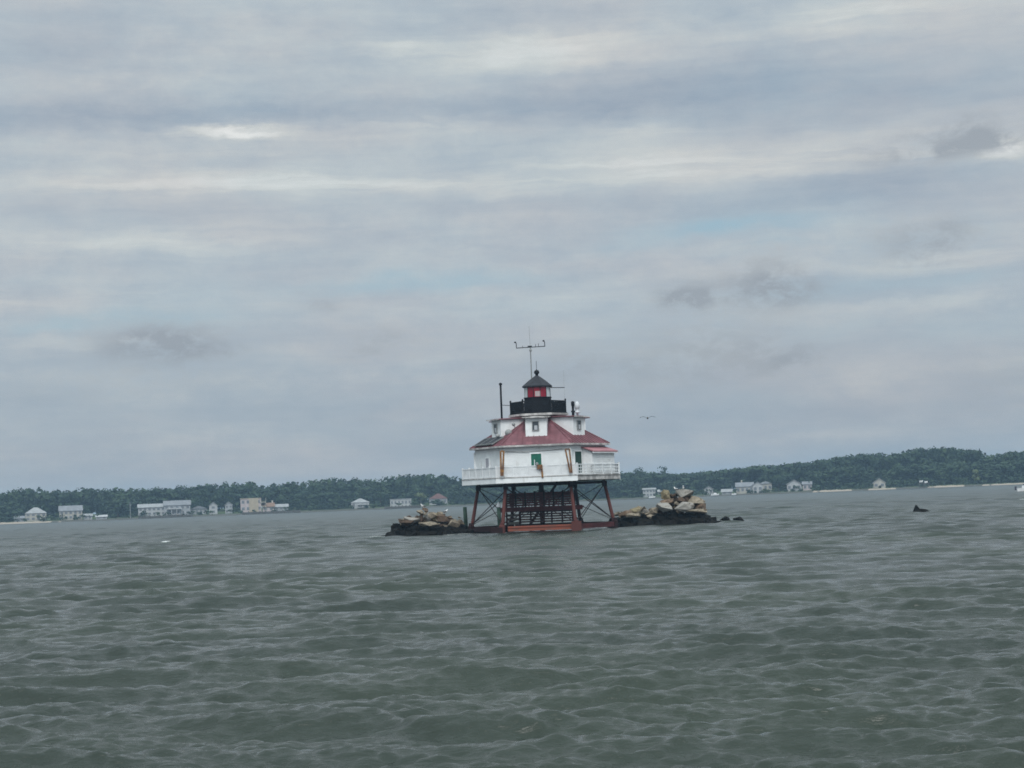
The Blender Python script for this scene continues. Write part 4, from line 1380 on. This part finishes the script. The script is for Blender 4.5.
mound('dark wet rock bank in the water left of the lighthouse',
      [(386, 535, 537), (394, 529, 536.6), (400, 523, 536.4), (410, 521, 536), (430, 521, 535.5), (450, 522, 535), (460, 524, 534.5), (468, 528, 534), (490, 529.5, 533), (507, 529.5, 532.5)], 182, 120)
mound('dark wet rock bank in the water right of the lighthouse',
      [(609, 521, 527.5), (618, 515.5, 527), (630, 514.5, 526.5), (645, 512.5, 526), (657, 511, 525), (680, 510, 524.5), (700, 510.5, 523.5), (708, 515, 523), (714, 519, 522.5), (719, 521.5, 522.5)], 187, 150)


def stone(label, x0, y0, x1, y1, Y, mat, depth=None, tilt=0.0, n=14, cat='boulder', grow=1.08):
    """one loose stone that covers the photo box x0..x1, y0..y1"""
    c = at((x0 + x1) / 2, (y0 + y1) / 2, Y)
    k_ = Y / F_PX
    w, h = (x1 - x0) * k_ * grow, (y1 - y0) * k_ * grow
    m = MB()
    hull(m, (0, 0, 0), (w, depth or max(0.6, w * 0.8), h), n, rngr.uniform(-.2, .2), tilt)
    o = m.build('boulder', mat, loc=c)
    return tag(o, label, cat)


yl, yr = 181.6, 186.6
stone('pale sloping slab at the left end of the left rock bank', 403, 515, 421, 525, yl, 'pale_rock', tilt=-0.15)
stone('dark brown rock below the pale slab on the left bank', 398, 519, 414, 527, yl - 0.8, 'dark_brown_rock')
stone('upright dark brown stone carrying a tan cap on the left bank', 418.5, 511, 423.5, 525, yl - 0.4, 'dark_brown_rock', 0.6)
stone('tan capstone resting on the upright dark stone', 415.5, 510, 424, 515, yl - 0.45, 'tan_rock', 0.8)
stone('small brown stone perched highest on the left bank under a gull', 421.5, 507.5, 428.5, 512.2, yl - 0.35, 'brown_rock', 0.7, 0.2)
stone('pale grey block in the middle of the left bank', 424, 511.5, 433, 524, yl + 0.3, 'pale_rock')
stone('yellowish boulder left of the big brown boulder', 430.5, 512.5, 439, 522, yl + 0.1, 'yellow_rock')
stone('big reddish brown boulder on top of the left bank', 436, 513.5, 451, 522.5, yl + 0.2, 'brown_rock')
stone('rounded grey tan boulder at the right end of the left bank', 446.5, 519.5, 461, 529, yl - 0.3, 'tan_rock')
stone('long flat pale slab low in the middle of the left bank', 418, 521.5, 441, 526, yl - 1.2, 'tan_rock', 1.2, -0.05)
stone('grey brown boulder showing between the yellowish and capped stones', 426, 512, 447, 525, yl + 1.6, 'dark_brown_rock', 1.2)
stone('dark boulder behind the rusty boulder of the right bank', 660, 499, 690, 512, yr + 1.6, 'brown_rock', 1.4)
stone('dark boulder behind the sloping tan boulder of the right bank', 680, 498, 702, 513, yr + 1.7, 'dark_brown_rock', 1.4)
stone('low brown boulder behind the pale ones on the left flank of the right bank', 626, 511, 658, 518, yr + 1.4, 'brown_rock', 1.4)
stone('thin dark slab just above water at the left tip', 379, 535, 393, 538.5, yl, 'wet_rock', 1.0, cat='rock')

stone('brown boulder nearest the lighthouse on the right bank', 618, 510.5, 633, 518, yr - 0.5, 'rusty_rock')
stone('yellowish boulder second from the lighthouse on the right bank', 630, 506.8, 642, 515, yr, 'yellow_rock')
stone('pale grey boulder right of the yellowish boulder', 640, 508, 651, 515, yr, 'pale_rock')
stone('small tan boulder left of the square pale block', 649, 507.5, 658, 514, yr - 0.2, 'tan_rock')
stone('square pale block under the yellow peak of the right bank', 656, 502.5, 672.5, 512, yr - 0.7, 'pale_rock', 1.4, n=24)
stone('wide lens shaped pale slab in the middle of the right bank', 672.5, 501.5, 694, 512, yr - 0.7, 'pale_rock', 1.4, 0.12, n=22)
stone('rusty brown boulder between the yellow peak and square block', 659, 497, 674, 505, yr, 'rusty_rock')
stone('yellow peaked boulder at the top left of the right bank', 660.5, 489.5, 672.5, 500.5, yr + 0.4, 'yellow_rock')
stone('small brown boulder above the lens shaped slab', 672.5, 497, 685, 503.5, yr, 'brown_rock')
stone('dark filler stone standing in for the shadow in the gap beneath the top slab', 681, 496, 692, 504, yr + 0.3, 'dark_brown_rock')  # dark block added in place of the shadow between these stones
stone('pale flat top slab of the right bank with gulls', 674.5, 489.2, 693, 498, yr + 0.3, 'pale_rock', 1.6, 0.12)
stone('large sloping tan boulder at the right shoulder of the right bank', 687, 496.5, 704.5, 509, yr, 'tan_rock', tilt=0.35)
stone('rusty boulder below the sloping tan boulder', 695, 503, 706.5, 513, yr - 0.3, 'rusty_rock')
stone('thin pale ledge at the right end of the right bank', 686, 509, 707.5, 513, yr - 1.0, 'tan_rock', 1.2)
stone('tan boulder on the left flank above the wet rocks of the right bank', 624, 512.5, 641, 518, yr - 1.2, 'tan_rock')
stone('rounded dark rock beside the right bank', 719.5, 516.5, 730.5, 525, 190, 'wet_rock', cat='rock')
stone('pointed dark rock farthest right of the right bank', 733, 516, 744.5, 524.5, 190, 'wet_rock', cat='rock', tilt=-0.25)


def rubble(label, boxes, Y, n, mat='dark_brown_rock'):
    """small broken stone wedged between and behind the boulders"""
    m = MB()
    for i in range(n):
        x0, y0, x1, y1 = boxes[i % len(boxes)]
        p_ = at(rngr.uniform(x0, x1), rngr.uniform(y0, y1), Y + rngr.uniform(-0.1, 1.6))
        s = rngr.uniform(0.3, 0.85)
        hull(m, p_, (s * 1.3, s, s * 0.8), 10, rngr.uniform(0, 6), rngr.uniform(-.5, .5))
    tag(m.build('rubble', mat), label, 'rubble', kind='stuff')


rubble('small dark broken stones wedged among the boulders of the left bank', [(400, 521, 458, 526), (404, 518, 420, 523), (428, 514, 450, 522)], yl + 0.1, 46)
rubble('small dark broken stones wedged among the boulders of the right bank', [(620, 514, 706, 516), (658, 500, 704, 511), (662, 495, 690, 503), (640, 510, 706, 515)], yr + 0.2, 90)
rubble('small tan broken stones scattered over the left bank', [(402, 518, 424, 525), (428, 516, 462, 527), (424, 514, 440, 522)], yl - 0.3, 44, 'tan_rock')
rubble('small tan broken stones scattered over the right bank', [(616, 513, 660, 517), (640, 508, 660, 514), (658, 502, 700, 512), (688, 504, 703, 513)], yr - 0.3, 90, 'tan_rock')
# lone half-sunk rock on the right, a peaked block with a low back
c = wl(917, 512.8)
k_ = c.y / F_PX
m = MB()
m.add([(-0.62, -0.4, -0.4), (0.55, -0.45, -0.4), (0.6, 0.5, -0.4), (-0.55, 0.5, -0.4), (-0.16, -0.12, 0.74), (0.06, 0.1, 0.70), (0.34, -0.2, 0.25)],
      [(0, 1, 6, 4), (1, 2, 5, 6), (4, 6, 5), (2, 3, 5), (3, 0, 4, 5), (0, 3, 2, 1)])
hull(m, (0.8, 0.25, -0.02), (1.7, 0.9, 0.7), 15, 0.1, 0.12)
tag(m.build('rock', 'wet_rock', loc=(c.x, c.y, 0.10)), 'lone dark peaked rock awash far right of the lighthouse', 'rock')


# ------------------------------------------------------------------ gulls
def gull(label, loc, rz, s=1.0, wings='folded', mantle='gull_grey', body='gull_white'):
    t = thing('gull', label, 'bird', loc, rz)
    b = MB()
    if wings == 'folded':
        b.tube([(-0.27, 0, 0.17), (-0.2, 0, 0.18), (-0.1, 0, 0.2), (0.03, 0, 0.22), (0.12, 0, 0.26), (0.16, 0, 0.32), (0.17, 0, 0.37), (0.2, 0, 0.40), (0.24, 0, 0.395), (0.26, 0, 0.39)],
               [0.015, 0.04, 0.085, 0.10, 0.085, 0.05, 0.045, 0.055, 0.04, 0.01], 10)
        b.tube([(-0.02, 0.035, 0.16), (-0.02, 0.035, 0.0)], 0.012, 5).tube([(-0.02, -0.035, 0.16), (-0.02, -0.035, 0.0)], 0.012, 5)
    else:
        b.tube([(-0.26, 0, 0.0), (-0.15, 0, 0.0), (0.0, 0, 0.0), (0.14, 0, 0.02), (0.2, 0, 0.04), (0.25, 0, 0.03)], [0.02, 0.055, 0.08, 0.06, 0.05, 0.015], 10)
    b.v = [tuple(q * s for q in v) for v in b.v]
    b.build('body', body, t, True)
    zz = 0.395 if wings == 'folded' else 0.03
    k = MB().tube([(0.245 * s, 0, zz * s), (0.31 * s, 0, (zz - 0.02) * s)], [0.018 * s, 0.004 * s], 6).build('beak', 'beak_yellow', t)
    for sd_ in (-1, 1):
        w = MB()
        if wings == 'folded':
            w.tube([(0.1, 0.075 * sd_, 0.25), (-0.05, 0.095 * sd_, 0.23), (-0.2, 0.055 * sd_, 0.195), (-0.34, 0.02 * sd_, 0.18)], [0.03, 0.055, 0.04, 0.008], 8)
        else:
            pts = [(0.05, 0.10, 0.05, 0.03), (0.32, 0.09, 0.13, 0.16), (0.62, 0.045, 0.10, 0.05)]
            vs = []
            for (yy, xf, xb, z) in [(0.04, 0.10, -0.12, 0.03), (0.30, 0.14, -0.08, 0.15), (0.48, 0.06, -0.12, 0.16), (0.70, -0.10, -0.16, 0.08)]:
                vs += [(xf, yy * sd_, z), (xb, yy * sd_, z), (xb, yy * sd_, z - 0.02), (xf, yy * sd_, z - 0.025)]
            fs = []
            for i in range(3):
                for j in range(4):
                    fs.append((i * 4 + j, i * 4 + (j + 1) % 4, i * 4 + 4 + (j + 1) % 4, i * 4 + 4 + j))
            fs += [(0, 1, 2, 3), (15, 14, 13, 12)]
            w.add(vs, fs)
        w.v = [tuple(q * s for q in v) for v in w.v]
        w.build('wing', mantle, t)
    return t


gull('white gull standing on the highest stone of the left rock bank', at(423.2, 508.2, yl - 0.35), R(200), 0.95)
gull('dark winged white gull standing on the big reddish brown boulder', at(445.5, 513.8, yl + 0.2), R(20), 0.95, mantle='gull_black')
gull('white gull at the left end of the pale top slab', at(676.3, 491.3, yr + 0.2), R(150), 1.0)
gull('gull with grey back standing on the middle of the top slab', at(683.5, 489.9, yr + 0.3), R(260), 0.95)
gull('dark gull flying with bent wings right of the lighthouse', at(647.6, 418.2, 168), R(-95), 1.0, 'spread', 'gull_black', 'gull_black')

# ------------------------------------------------------------------ haze
HAZE_D = 0.00024
m = MB().box((0, 1200, 21.5), (6400, 8600, 49))
hz = bpy.data.materials.new('haze')
hz.use_nodes = True
T = NT(hz.node_tree)
T.n.clear()
pv = T.node('ShaderNodeVolumePrincipled')
pv.inputs['Color'].default_value = (0.41, 0.61, 0.82, 1)
pv.inputs['Density'].default_value = HAZE_D
pv.inputs['Anisotropy'].default_value = 0.0
ou = T.node('ShaderNodeOutputMaterial')
T.l.new(pv.outputs[0], ou.inputs['Volume'])
tag(m.build('haze', hz), kind='stuff')
